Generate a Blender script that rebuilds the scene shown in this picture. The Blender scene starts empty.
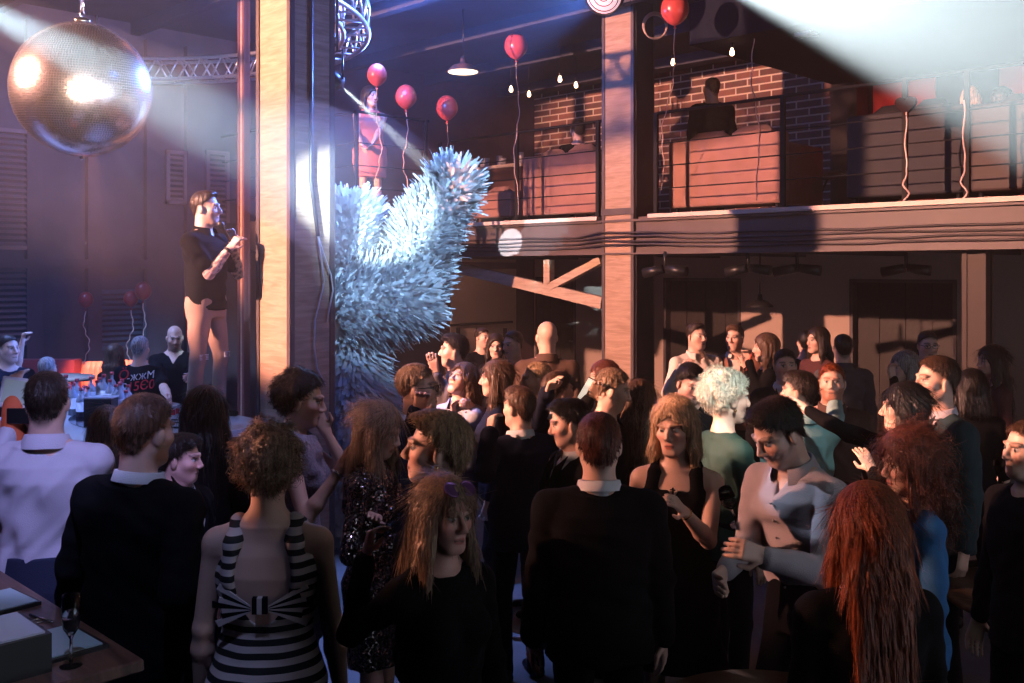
import bpy, math, random
import numpy as np
from mathutils import Vector, Matrix
rnd = random.Random(7)
C = bpy.context.scene.collection
F = 996.0; HZ = 270.0; HC = 2.3; S = math.sqrt(.5)
R = math.radians
def W(px, py, Y):
    "world point seen at pixel (px,py) at depth Y"
    r = (px-512)/F*Y
    return Vector((S*(r-Y), S*(r+Y), HC-(py-HZ)*Y/F))
def onY(px, V): return V/(S*(1+(px-512)/F))      # depth of the plane y=V
def onX(px, X): return X/(S*((px-512)/F-1))      # depth of the plane x=X
def WY(px, py, V): return W(px, py, onY(px, V))
def WX(px, py, X): return W(px, py, onX(px, X))
# ---------------------------------------------------------------- materials
MATS = {}
def mat(name, col, rough=.6, metal=0, emit=None, estr=0, noise=0, nscale=20, bump=0, bscale=60, trans=0, sheen=0, sss=0, stretch=None, spec=.5, alpha=1, attr=None, coat=0):
    if name in MATS: return MATS[name]
    m = bpy.data.materials.new(name); m.use_nodes = True
    nt = m.node_tree; b = nt.nodes['Principled BSDF']; L = nt.links.new
    b.inputs['Base Color'].default_value = (*col, 1)
    b.inputs['Roughness'].default_value = rough
    b.inputs['Metallic'].default_value = metal
    b.inputs['Specular IOR Level'].default_value = spec
    b.inputs['Transmission Weight'].default_value = trans
    b.inputs['Sheen Weight'].default_value = sheen
    b.inputs['Coat Weight'].default_value = coat
    b.inputs['Alpha'].default_value = alpha
    if sss:
        b.inputs['Subsurface Weight'].default_value = sss
        b.inputs['Subsurface Radius'].default_value = (.012, .005, .003)
        b.inputs['Subsurface Scale'].default_value = .6
    if emit:
        b.inputs['Emission Color'].default_value = (*emit, 1); b.inputs['Emission Strength'].default_value = estr
    tc = mp = None
    if noise or bump:
        tc = nt.nodes.new('ShaderNodeTexCoord'); mp = nt.nodes.new('ShaderNodeMapping')
        L(tc.outputs['Object'], mp.inputs['Vector'])
        if stretch: mp.inputs['Scale'].default_value = stretch
    base = None
    if attr:
        a = nt.nodes.new('ShaderNodeAttribute'); a.attribute_name = attr; base = a.outputs['Color']
        L(base, b.inputs['Base Color'])
    if noise:
        n = nt.nodes.new('ShaderNodeTexNoise'); n.inputs['Scale'].default_value = nscale; n.inputs['Detail'].default_value = 5
        L(mp.outputs[0], n.inputs['Vector'])
        r = nt.nodes.new('ShaderNodeMapRange'); r.inputs[1].default_value = .3; r.inputs[2].default_value = .7
        r.inputs[3].default_value = 1-noise; r.inputs[4].default_value = 1+noise
        L(n.outputs['Fac'], r.inputs[0])
        mx = nt.nodes.new('ShaderNodeVectorMath'); mx.operation = 'SCALE'
        if base: L(base, mx.inputs[0])
        else: mx.inputs[0].default_value = col
        L(r.outputs[0], mx.inputs['Scale']); L(mx.outputs[0], b.inputs['Base Color'])
    if bump:
        n = nt.nodes.new('ShaderNodeTexNoise'); n.inputs['Scale'].default_value = bscale; n.inputs['Detail'].default_value = 4
        L(mp.outputs[0], n.inputs['Vector'])
        bp = nt.nodes.new('ShaderNodeBump'); bp.inputs['Strength'].default_value = bump; bp.inputs['Distance'].default_value = .01
        L(n.outputs['Fac'], bp.inputs['Height']); L(bp.outputs[0], b.inputs['Normal'])
    MATS[name] = m
    return m
# ---------------------------------------------------------------- mesh builder
class MB:
    def __init__(s): s.v = []; s.f = []; s.mi = []; s.smooth = []
    def add(s, vs, fs, mi=0, sm=False):
        o = len(s.v); s.v += [tuple(p) for p in vs]
        for f in fs: s.f.append([o+i for i in f]); s.mi.append(mi); s.smooth.append(sm)
        return s
    def box(s, x0, x1, y0, y1, z0, z1, mi=0, M=None, bev=0):
        if x0 > x1: x0, x1 = x1, x0
        if y0 > y1: y0, y1 = y1, y0
        if z0 > z1: z0, z1 = z1, z0
        if bev:
            b = min(bev, (x1-x0)*.45, (y1-y0)*.45, (z1-z0)*.45)
            vs = []
            for z, d in ((z0, b), (z0+b, 0), (z1-b, 0), (z1, b)):
                X0, X1, Y0, Y1 = x0+d, x1-d, y0+d, y1-d; e = b-d+1e-5 if d else b
                e = b*.6
                vs += [(X0+e, Y0, z), (X1-e, Y0, z), (X1, Y0+e, z), (X1, Y1-e, z), (X1-e, Y1, z), (X0+e, Y1, z), (X0, Y1-e, z), (X0, Y0+e, z)]
            fs = [list(range(7, -1, -1)), [24+i for i in range(8)]]
            for k in range(3):
                for i in range(8):
                    j = (i+1) % 8; fs.append([k*8+i, k*8+j, k*8+8+j, k*8+8+i])
        else:
            vs = [(x, y, z) for z in (z0, z1) for x, y in ((x0, y0), (x1, y0), (x1, y1), (x0, y1))]
            fs = [[3, 2, 1, 0], [4, 5, 6, 7], [0, 1, 5, 4], [1, 2, 6, 5], [2, 3, 7, 6], [3, 0, 4, 7]]
        if M is not None: vs = [M @ Vector(v) for v in vs]
        return s.add(vs, fs, mi)
    def beam(s, a, b, w, h, mi=0):
        "box section bar from a to b"
        a = Vector(a); b = Vector(b); d = (b-a); L = d.length; d.normalize()
        up = Vector((0, 0, 1)) if abs(d.z) < .95 else Vector((1, 0, 0))
        sx = d.cross(up).normalized(); sz = sx.cross(d).normalized()
        M = Matrix((( sx.x, d.x, sz.x, a.x), (sx.y, d.y, sz.y, a.y), (sx.z, d.z, sz.z, a.z), (0, 0, 0, 1)))
        return s.box(-w/2, w/2, 0, L, -h/2, h/2, mi, M)
    def tube(s, pts, r, n=8, mi=0, cap=True):
        pts = [Vector(p) for p in pts]; rs = r if isinstance(r, (list, tuple)) else [r]*len(pts)
        rings = []; prev = None
        for i, p in enumerate(pts):
            t = (pts[min(i+1, len(pts)-1)]-pts[max(i-1, 0)]).normalized()
            if prev is None:
                up = Vector((0, 0, 1)) if abs(t.z) < .9 else Vector((1, 0, 0)); a = t.cross(up).normalized()
            else: a = (prev-t*prev.dot(t)).normalized()
            prev = a; b = t.cross(a)
            rings += [p+(a*math.cos(2*math.pi*k/n)+b*math.sin(2*math.pi*k/n))*rs[i] for k in range(n)]
        fs = []
        for i in range(len(pts)-1):
            for k in range(n):
                j = (k+1) % n; fs.append([i*n+k, i*n+j, (i+1)*n+j, (i+1)*n+k])
        s.add(rings, fs, mi, True)
        if cap:
            o = len(s.v)-len(rings)
            s.f.append([o+k for k in range(n-1, -1, -1)]); s.mi.append(mi); s.smooth.append(False)
            s.f.append([o+(len(pts)-1)*n+k for k in range(n)]); s.mi.append(mi); s.smooth.append(False)
        return s
    def lathe(s, prof, c=(0, 0, 0), n=24, mi=0, M=None, sm=True):
        vs = []
        for r, z in prof:
            for k in range(n):
                a = 2*math.pi*k/n; v = Vector((c[0]+r*math.cos(a), c[1]+r*math.sin(a), c[2]+z))
                vs.append(M @ v if M is not None else v)
        fs = []
        for i in range(len(prof)-1):
            for k in range(n):
                j = (k+1) % n; fs.append([i*n+k, i*n+j, (i+1)*n+j, (i+1)*n+k])
        return s.add(vs, fs, mi, sm)
    def prism(s, poly, y0, y1, mi=0, M=None):
        "poly of (x,z) extruded along y"
        n = len(poly); vs = [(x, y0, z) for x, z in poly]+[(x, y1, z) for x, z in poly]
        fs = [list(range(n)), list(range(2*n-1, n-1, -1))]+[[i, n+i, n+(i+1) % n, (i+1) % n] for i in range(n)]
        if M is not None: vs = [M @ Vector(v) for v in vs]
        return s.add(vs, fs, mi)
    def obj(s, name, mats, parent=None, loc=None, rot=None):
        me = bpy.data.meshes.new(name)
        vs = s.v
        if loc is not None and not isinstance(loc, str): pass
        me.from_pydata(vs, [], s.f)
        for m in (mats if isinstance(mats, (list, tuple)) else [mats]): me.materials.append(m)
        me.polygons.foreach_set('material_index', s.mi); me.polygons.foreach_set('use_smooth', s.smooth)
        o = bpy.data.objects.new(name, me); C.objects.link(o)
        if loc is not None: o.location = loc
        if rot is not None: o.rotation_euler = rot
        if parent is not None: o.parent = parent
        return o
def recenter(o):
    "put a top-level mesh's origin at its base centre"
    me = o.data; n = len(me.vertices); co = np.empty(n*3, np.float32); me.vertices.foreach_get('co', co); co = co.reshape(-1, 3)
    lo = co.min(0); hi = co.max(0); c = np.array([(lo[0]+hi[0])/2, (lo[1]+hi[1])/2, lo[2]], np.float32)
    me.vertices.foreach_set('co', (co-c).ravel()); o.location = Vector(o.location)+Vector([float(t) for t in c])
    return o
def tag(o, label=None, cat=None, group=None, kind=None):
    if label: o['label'] = label
    if cat: o['category'] = cat
    if group: o['group'] = group
    if kind: o['kind'] = kind
    return o
def thing(name, label, cat, loc=(0, 0, 0), rz=0, group=None):
    o = bpy.data.objects.new(name, None); C.objects.link(o); o.location = loc; o.rotation_euler = (0, 0, rz)
    o.empty_display_size = .1
    return tag(o, label, cat, group)
def copy_tree(o, parent=None):
    c = o.copy(); C.objects.link(c)
    if parent is not None: c.parent = parent
    for ch in list(o.children): copy_tree(ch, c)
    return c
def struct(mb, name, m): return tag(mb.obj(name, m), kind='structure')
HAZE = 0.007
# ---------------------------------------------------------------- materials of the place
M_floor = mat('floor concrete', (.13, .13, .15), .38, noise=.35, nscale=1.3, bump=.05, bscale=9)
M_dark = mat('dark painted wall', (.035, .028, .035), .8, noise=.25, nscale=2, bump=.1, bscale=40)  # dark paint, deepened to include shade on the upper right wall and pier
M_wallL = mat('maroon wall', (.10, .055, .07), .75, noise=.3, nscale=1.5)
M_beige = mat('beige plaster', (.52, .40, .34), .85, noise=.06, nscale=1.5, bump=.05)
M_ceil = mat('dark ceiling', (.055, .06, .085), .85, noise=.2, nscale=1.5)
M_steel = mat('dark steel', (.10, .085, .09), .45, metal=.3, noise=.15, nscale=6)
M_fascia = mat('painted steel beam', (.10, .075, .075), .5, noise=.12, nscale=3)
M_trim = mat('pale edge trim', (.75, .6, .52), .45)
M_rail = mat('black rail', (.012, .012, .015), .6, spec=.15)
M_alu = mat('truss aluminium', (.82, .8, .84), .3, metal=.85)
M_wire = mat('cord', (.6, .55, .6), .5)
M_cable = mat('black cable', (.035, .03, .035), .5)
M_black = mat('black plastic', (.012, .012, .014), .4)
M_white = mat('white laminate', (.85, .87, .9), .15, coat=.5)
M_chrome = mat('chrome', (.9, .9, .92), .12, metal=1)
def wood(name, a, b, sc=(1, 1, 1), plank=.0, rough=.5):
    m = bpy.data.materials.new(name); m.use_nodes = True; nt = m.node_tree; L = nt.links.new; p = nt.nodes['Principled BSDF']
    p.inputs['Roughness'].default_value = rough
    tc = nt.nodes.new('ShaderNodeTexCoord'); mp = nt.nodes.new('ShaderNodeMapping'); mp.inputs['Scale'].default_value = sc
    L(tc.outputs['Object'], mp.inputs[0])
    n = nt.nodes.new('ShaderNodeTexNoise'); n.inputs['Scale'].default_value = 3; n.inputs['Detail'].default_value = 8; n.inputs['Distortion'].default_value = 1.2
    L(mp.outputs[0], n.inputs['Vector'])
    cr = nt.nodes.new('ShaderNodeValToRGB'); cr.color_ramp.elements[0].position = .3; cr.color_ramp.elements[1].position = .7
    cr.color_ramp.elements[0].color = (*a, 1); cr.color_ramp.elements[1].color = (*b, 1)
    L(n.outputs['Fac'], cr.inputs[0]); L(cr.outputs[0], p.inputs['Base Color'])
    bp = nt.nodes.new('ShaderNodeBump'); bp.inputs['Strength'].default_value = .15; bp.inputs['Distance'].default_value = .01
    L(n.outputs['Fac'], bp.inputs['Height']); L(bp.outputs[0], p.inputs['Normal'])
    return m
M_clad = wood('cladding wood', (.31, .20, .14), (.48, .33, .245), (1, 1, 9))
M_tablewood = wood('table wood', (.10, .05, .035), (.22, .11, .07), (1, 9, 1), rough=.3)
M_timber = wood('brace timber', (.36, .26, .19), (.55, .42, .32), (1, 6, 6))
def brick_mat():
    m = bpy.data.materials.new('brick wall'); m.use_nodes = True; nt = m.node_tree; L = nt.links.new; p = nt.nodes['Principled BSDF']
    p.inputs['Roughness'].default_value = .85
    tc = nt.nodes.new('ShaderNodeTexCoord'); sp = nt.nodes.new('ShaderNodeSeparateXYZ'); cb = nt.nodes.new('ShaderNodeCombineXYZ')
    L(tc.outputs['Object'], sp.inputs[0]); L(sp.outputs['X'], cb.inputs['X']); L(sp.outputs['Z'], cb.inputs['Y'])
    b = nt.nodes.new('ShaderNodeTexBrick'); L(cb.outputs[0], b.inputs['Vector'])
    b.inputs['Scale'].default_value = 1; b.inputs['Brick Width'].default_value = .42; b.inputs['Row Height'].default_value = .115
    b.inputs['Mortar Size'].default_value = .013; b.inputs['Mortar Smooth'].default_value = .15; b.inputs['Bias'].default_value = -.25
    b.inputs['Color1'].default_value = (.26, .12, .095, 1); b.inputs['Color2'].default_value = (.07, .045, .05, 1); b.inputs['Mortar'].default_value = (.72, .6, .5, 1)
    n = nt.nodes.new('ShaderNodeTexNoise'); n.inputs['Scale'].default_value = 14; L(tc.outputs['Object'], n.inputs['Vector'])
    mx = nt.nodes.new('ShaderNodeMix'); mx.data_type = 'RGBA'; mx.blend_type = 'OVERLAY'; mx.inputs[0].default_value = .35
    L(b.outputs['Color'], mx.inputs[6]); L(n.outputs['Color'], mx.inputs[7]); L(mx.outputs[2], p.inputs['Base Color'])
    bp = nt.nodes.new('ShaderNodeBump'); bp.inputs['Strength'].default_value = .5; bp.inputs['Distance'].default_value = .01; bp.invert = True
    L(b.outputs['Fac'], bp.inputs['Height']); L(bp.outputs[0], p.inputs['Normal'])
    return m
M_brick = brick_mat()
# ---------------------------------------------------------------- shell
YE, YB, XL = 9.62, 13.6, -13.0         # mezzanine edge, back wall, left wall
ZD, ZU, ZC = HC+.65, HC+.19, 5.6       # deck top, beam underside, ceiling
struct(MB().box(-13.2, 6, -7, 13.8, -.1, 0), 'floor', M_floor)
ce = MB().box(-13.2, 6, -7, 13.8, ZC, ZC+.15)
struct(ce, 'ceiling', M_ceil)
jb = MB()
for k in range(9): jb.box(-13, 6, -1+1.7*k, -.88+1.7*k, ZC-.16, ZC-.001)
struct(jb, 'trim_ceiling_joists', M_ceil)
struct(MB().box(-13.2, XL, -7, 13.8, 0, ZC), 'wall_left', M_wallL)
struct(MB().box(6, 6.2, -7, 13.8, 0, ZC), 'wall_right', M_dark)
struct(MB().box(-13.2, 6.2, -7.2, -7, 0, ZC), 'wall_front', M_dark)
# back wall: lower storey with three doorways, upper storey in brick then plain
def xw(px, V=YB): m = (px-512)/F; return -V*(1-m)/(1+m)
lo = MB(); dt = 2.12
doors = [(xw(664), xw(741)), (xw(850), xw(957)), (xw(536), xw(576))]
xs = [XL]+[v for d in sorted(doors) for v in d]+[6]
for i in range(0, len(xs), 2):
    if xs[i+1] > xs[i]: lo.box(xs[i], xs[i+1], YB, YB+.2, 0, ZD)
for a, b in doors: lo.box(a, b, YB, YB+.2, dt+.05, ZD)
struct(lo, 'wall_back', M_beige)
for i, (a, b) in enumerate(doors):
    d = MB().box(a, b, YB+.12, YB+.16, 0, dt+.05)
    for k in range(1, 4): d.box(a+(b-a)*k/4-.01, a+(b-a)*k/4+.01, YB+.105, YB+.12, 0, dt+.05)
    o = struct(d, 'door_%d' % (i+1), mat('dark door', (.022, .017, .017), .5, noise=.2))
    f = MB().box(a, a+.05, YB-.02, YB+.12, 0, dt+.05).box(b-.05, b, YB-.02, YB+.12, 0, dt+.05).box(a, b, YB-.02, YB+.12, dt, dt+.05)
    f.obj('door_frame', M_steel, o)
    MB().tube([(b-.12, YB+.1, 1), (b-.12, YB+.04, 1), (b-.26, YB+.04, 1)], .012).obj('door_handle', M_chrome, o)
xb = xw(842)
struct(MB().box(XL, xb, YB, YB+.2, ZD, ZC), 'wall_back_brick', M_brick)
struct(MB().box(xb, 6, YB, YB+.2, ZD, ZC), 'wall_back_plain', M_dark)
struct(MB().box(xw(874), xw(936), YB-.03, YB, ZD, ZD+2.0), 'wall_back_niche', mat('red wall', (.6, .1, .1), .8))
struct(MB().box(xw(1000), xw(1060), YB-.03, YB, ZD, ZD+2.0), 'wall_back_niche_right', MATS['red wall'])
struct(MB().box(xb, xw(868), YB-.35, YB, ZD, ZC), 'wall_back_pier', M_dark)
struct(MB().box(-6.8, 6, 9.75, YB, HC+2.64, ZC-.17), 'ceiling_soffit', mat('unlit soffit', (.012, .016, .03), .9, spec=.1))  # near-black navy stands in for the key light not reaching here
# mezzanine deck with an L-shaped landing on the left
dk = MB()
dk.box(XL, 6, YE+.06, YB, ZU+.08, ZD)
dk.box(XL, -11.1, 8.2, YE+.06, ZU+.08, ZD); dk.box(XL, -9.6, 7.0, 8.2, ZU+.08, ZD)
struct(dk, 'floor_mezzanine', mat('deck', (.13, .09, .085), .6))
fb = MB()  # steel channel edge beam
fb.box(-11.1, 6, YE+.02, YE+.06, ZU, ZD-.03).box(-11.1, 6, YE-.05, YE+.02, ZU, ZU+.022).box(-11.1, 6, YE-.03, YE+.02, ZD-.06, ZD-.03)
struct(fb, 'trim_mezzanine_beam', M_fascia)
struct(MB().box(-11.1, xw(600, YE)+.0, YE-.07, YE+.1, ZD-.028, ZD+.02).box(xw(651, YE), 6, YE-.07, YE+.1, ZD-.028, ZD+.02), 'trim_mezzanine_edge', M_trim)
# joists under the deck
uj = MB()
for k in range(9): uj.box(-12+k*1.5, -11.9+k*1.5, YE+.1, YB, ZU+.0, ZU+.079)
struct(uj, 'trim_deck_joists', M_steel)
# timber braces under the mezzanine at the left
yb = YE+.18
br = thing('trim_timber_brace', 'pale timber truss brace sloping under the mezzanine beside the feathered costume', 'brace', WY(520, 280, yb)); br['kind'] = 'structure'
def part(mb, name, m, root):
    o = mb.obj(name, m, root); o.matrix_parent_inverse = Matrix.Translation(-root.location) if root.rotation_euler.z == 0 else root.matrix_world.inverted()
    return o
part(MB().beam(WY(438, 263, yb), WY(603, 303, yb), .08, .15), 'sloping_beam', M_timber, br)
part(MB().beam(WY(549, 260, yb), WY(549, 284, yb), .10, .11), 'strut', M_timber, br)
part(MB().beam(WY(602, 260, yb), WY(551, 287, yb), .10, .10), 'strut', M_timber, br)
part(MB().beam(WY(438, 261, yb), WY(438, 266, yb), .10, .11), 'strut', M_timber, br)
# pillars
def pillar(name, x0, y0, wx, wy, label):
    root = thing(name, label, 'pillar', (x0-wx/2, y0+wy/2, 0))
    root['kind'] = 'structure'
    e = .045
    c = MB()
    c.box(-wx/2+e, wx/2-e, -wy/2+.012, wy/2-.012, 0, ZC-.001); c.box(-wx/2+.012, wx/2-.012, -wy/2+e, wy/2-e, 0, ZC-.001)
    c.obj('wood_cladding', M_clad, root)
    f = MB()
    for sx in (-1, 1):
        for sy in (-1, 1):
            f.box(sx*wx/2, sx*(wx/2-e), sy*wy/2, sy*(wy/2-e), 0, ZC-.001)
    f.obj('corner_angles', M_steel, root)
    return root
WXP, WYP = .50, .42
p1 = pillar('pillar', -6.66, 4.23, WXP, WYP, 'nearer wood clad pillar at left, lit orange on one side and blue on the other')
p2 = pillar('pillar', xw(633.5, YE-.02), YE-.02-.0, .50, .42, 'wood clad pillar at the mezzanine edge, in the middle of the room')
MB().box(-.26, .26, -.22, .22, 2.98, 3.06).obj('collar', M_steel, p2)
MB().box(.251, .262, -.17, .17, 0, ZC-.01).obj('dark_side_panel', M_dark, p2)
p3 = pillar('pillar', W(244, 300, 11.6).x, W(244, 300, 11.6).y, .15, .08, 'slim far post with glowing red panels behind the standing performer')
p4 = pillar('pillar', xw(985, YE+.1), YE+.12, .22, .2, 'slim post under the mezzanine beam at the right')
p3.children[0].data.materials[0] = mat('red post', (.11, .04, .04), .6)
[ch_.data.materials.__setitem__(0, mat('shaded post', (.05, .034, .03), .6)) for ch_ in p4.children]  # shadow on the right post put into a darker colour
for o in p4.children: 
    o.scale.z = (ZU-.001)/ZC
# conduits on the beam and over the pillar
def wob(a, b, n, amp, seed):
    r = random.Random(seed); pts = []
    for i in range(n+1):
        t = i/n; p = Vector(a).lerp(Vector(b), t); p.z += r.uniform(-amp, amp); pts.append(p)
    return pts
for k in range(4):
    z = HC+.27+.05*k
    pts = []
    r_ = random.Random(k)
    xp0, xp1 = xw(600, YE), xw(636, YE)
    for i in range(41):
        x = -11+i*(17/40)
        inn = xp0-.35 < x < xp1+.35
        pts.append((x, YE-.055 if inn else YE+.005, z+r_.uniform(-.012, .012)+(.04 if inn else 0)))
    o = MB().tube(pts, .014, 6).obj('cable', M_cable)
    tag(o, ['lowest', 'second lowest', 'second highest', 'highest'][k]+' of the four black cables strung along the mezzanine beam', 'cable', 'cables along the mezzanine beam')
# railing
RA = [(.33, .008), (.60, .008), (.87, .008), (1.24, .02)]
rl = thing('railing', 'black steel railing with thin horizontal bars along the mezzanine edge', 'railing', (-6, YE+.12, ZD))
for h, r_ in RA:
    MB().tube([(-5, 0, h), (xw(603, YE)+6, 0, h)], r_, 6).obj('rail_bar', M_rail, rl)
    MB().tube([(xw(652, YE)+6, 0, h), (11, 0, h)], r_, 6).obj('rail_bar', M_rail, rl)
for px in (360, 440, 517, 598, 656, 783, 905, 967, 1040, 1120):
    x = xw(px, YE+.12)+6
    MB().box(x-.025, x+.025, -.02, .02, 0, 1.25).box(x-.06, x+.06, -.05, .05, .02, .04).obj('post', M_rail, rl)
# landing railing
rl2 = thing('railing', 'black railing around the raised landing where the woman in pink stands', 'railing', (-9.7, 7.0, ZD))
for h, r_ in RA:
    MB().tube([(-3.2, .08, h), (0, .08, h), (0, 1.2, h)], r_, 6).obj('rail_bar', M_rail, rl2)
for x, y in ((-1.2, .08), (0, .08), (0, 1.15)): MB().box(x-.02, x+.02, y-.02, y+.02, 0, 1.25).obj('post', M_rail, rl2)
# louvred shutters on the left wall
def shutter(px0, px1, y0, y1, label, m):
    a = WX(px0, y0, XL+.04); b = WX(px1, y1, XL+.04)
    root = thing('louvred_shutter', label, 'shutter', (XL+.04, (a.y+b.y)/2, b.z)); w = abs(b.y-a.y)/2; h = a.z-b.z
    MB().box(0, .05, -w, -w+.05, 0, h).box(0, .05, w-.05, w, 0, h).box(0, .05, -w, w, 0, .05).box(0, .05, -w, w, h-.05, h).obj('frame', m, root)
    s = MB(); n = int(h/.075)
    for k in range(n):
        z = .06+k*(h-.1)/n; s.add([(.005, -w+.05, z+.035), (.045, -w+.05, z), (.045, w-.05, z), (.005, w-.05, z+.035), (.0, -w+.05, z+.03), (.04, -w+.05, z-.006), (.04, w-.05, z-.006), (0, w-.05, z+.03)],
                                  [[0, 1, 2, 3], [7, 6, 5, 4], [0, 4, 5, 1], [1, 5, 6, 2], [2, 6, 7, 3], [3, 7, 4, 0]])
    s.obj('slats', m, root)
    return root
M_sh = mat('maroon shutter', (.22, .12, .13), .6); M_sh2 = mat('slate shutter', (.10, .10, .14), .55)
shutter(-30, 30, 125, 250, 'pinkish louvred shutter high at the left edge of the room', M_sh)
shutter(-25, 30, 262, 345, 'louvred shutter low at the left edge beneath the pinkish one', M_sh)
shutter(92, 145, 290, 348, 'slate louvred shutter behind the red balloons above the booth', M_sh2)
shutter(165, 186, 150, 205, 'small louvred shutter between beams of haze left of the performer', M_sh)
shutter(205, 228, 150, 240, 'narrow louvred shutter just behind the performer on the bar', M_sh)
for px in (32, 92, 150, 190, 300):
    a = WX(px, 100, XL)
    struct(MB().box(XL, XL+.1, a.y-.09, a.y+.09, 0, ZC-.2), 'trim_wall_post_%d' % px, M_wallL)
struct(MB().box(XL, XL+.12, -5, 13, HC+.02, HC+.14), 'trim_wall_rail', M_wallL)
# warm plaster panel on the left wall under the mezzanine
a = WX(450, 275, XL); b = WX(515, 275, XL)
struct(MB().box(XL, XL+.03, a.y, b.y, 0, ZU), 'wall_left_panel', M_beige)
bf = MB()
for px in (458, 478, 505): 
    q = WX(px, 328, XL+.06); bf.box(XL+.03, XL+.09, q.y-.02, q.y+.02, 0, q.z)
a = WX(451, 324, XL+.06); b = WX(512, 324, XL+.06); bf.box(XL+.03, XL+.09, a.y, b.y, a.z-.04, a.z)
tag(recenter(bf.obj('partition_frame', M_rail)), 'thin black partition frame against the warm panel behind the guests', 'frame')
# pendant lamps
def pendant(px, py, Y, r, ztop, label, lit=False, shade_m=None):
    p = W(px, py, Y); root = thing('pendant_lamp', label, 'lamp', p)
    MB().lathe([(r, 0), (r*.97, .02), (r*.62, r*.42), (r*.22, r*.55), (r*.16, r*.95), (r*.06, r*1.0), (r*.05, r*.97), (r*.13, r*.9), (r*.19, r*.5), (r*.59, r*.38), (r*.93, .012), (r, 0)], n=32).obj('shade', shade_m or M_black, root)
    MB().tube([(0, 0, r), (0, 0, ztop-p.z)], .008, 6).obj('cord', M_black, root)
    MB().lathe([(.001, .0), (.03, .012), (.035, .04), (.02, .08), (.015, .12)], n=12).obj('bulb', mat('warm bulb' if lit else 'unlit bulb', (1, .8, .5), .3, emit=(1, .62, .28) if lit else None, estr=60 if lit else 0), root)
    if lit: MB().lathe([(.001, -.004), (r*.93, -.004), (r*.93, .004), (.001, .004)], n=32).obj('diffuser', mat('lamp diffuser', (1, .9, .7), .4, emit=(1, .72, .42), estr=5), root)
    return root
pendant(463, 72, 12.6, .20, ZC, 'lit warm pendant lamp over the mezzanine beyond the balloons', True, mat('brown shade', (.2, .1, .08), .5))
pendant(760, 307, 11.9, .16, ZU, 'dark bell shaped pendant lamp hanging under the mezzanine', False)
# bare bulbs of the string lights
def bulb(px, py, Y, label):
    p = W(px, py, Y); root = thing('string_light', label, 'light bulb', p, 0, 'bulbs on the mezzanine ceiling')
    MB().lathe([(.001, -.045), (.018, -.04), (.028, -.018), (.024, .012), (.014, .03), (.012, .05), (.001, .052)], n=14).obj('glass_bulb', mat('glowing bulb', (1, .8, .6), .3, emit=(1, .55, .3), estr=22), root)
    MB().tube([(0, 0, .045), (0, 0, .1)], .018, 8).obj('socket', M_black, root)
    MB().tube([(0, 0, .1), (0, 0, ZC-p.z)], .004, 5).obj('cord', M_black, root)
bulb(511, 89, 14.2, 'bare glowing bulb just left of the tall balloon ribbon')
bulb(560, 79, 14.2, 'bare glowing bulb in the gap between tall balloon and centre pillar')
bulb(576, 85, 14.6, 'bare glowing bulb nearest the left of the centre pillar')
bulb(529, 94, 15.4, 'faintest bare bulb low over the left mezzanine seats')
bulb(673, 62, 13.2, 'bare glowing bulb right of the centre pillar by the balloon ribbon')
bulb(732, 52, 11.6, 'bare glowing bulb highest over the man in black')
# vent, smoke detector-like box
vt = thing('ceiling_vent', 'small pale vent grille under the ceiling above the brick wall', 'vent', W(806, 33, 11.1))
vt.location.z = HC+2.64-.03
MB().box(-.1, .1, -.09, -.075, 0, .03).box(-.1, .1, .075, .09, 0, .03).box(-.1, -.085, -.09, .09, 0, .03).box(.085, .1, -.09, .09, 0, .03).obj('frame', mat('vent paint', (.6, .55, .6), .5), vt)
sl = MB()
for k in range(6): sl.box(-.085, .085, -.07+k*.025, -.06+k*.025, .008, .02)
sl.obj('slats', mat('vent paint', (0, 0, 0)), vt)
# track spots under the mezzanine (unlit)
def trackspot(px, py, label):
    p = W(px, py, 11.3); root = thing('track_spotlight', label, 'spotlight', p, 0, 'unlit track spotlights under the mezzanine')
    MB().tube([(-.02, 0, 0), (-.26, -.05, -.05)], [.05, .06], 12).obj('lamp_head', M_black, root)
    MB().tube([(.02, 0, 0), (.26, .05, -.03)], [.05, .06], 12).obj('lamp_head', M_black, root)
    MB().tube([(0, 0, 0), (0, 0, ZU-p.z+.02)], .02, 8).obj('stem', M_black, root)
trackspot(665, 269, 'unlit twin track spotlight under the mezzanine, closest to the centre pillar')
trackspot(748, 268, 'unlit twin track spotlight above the bell shaped pendant')
trackspot(797, 268, 'unlit twin track spotlight just right of the bell shaped pendant')
trackspot(906, 268, 'unlit twin track spotlight over the right doorway')
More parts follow.
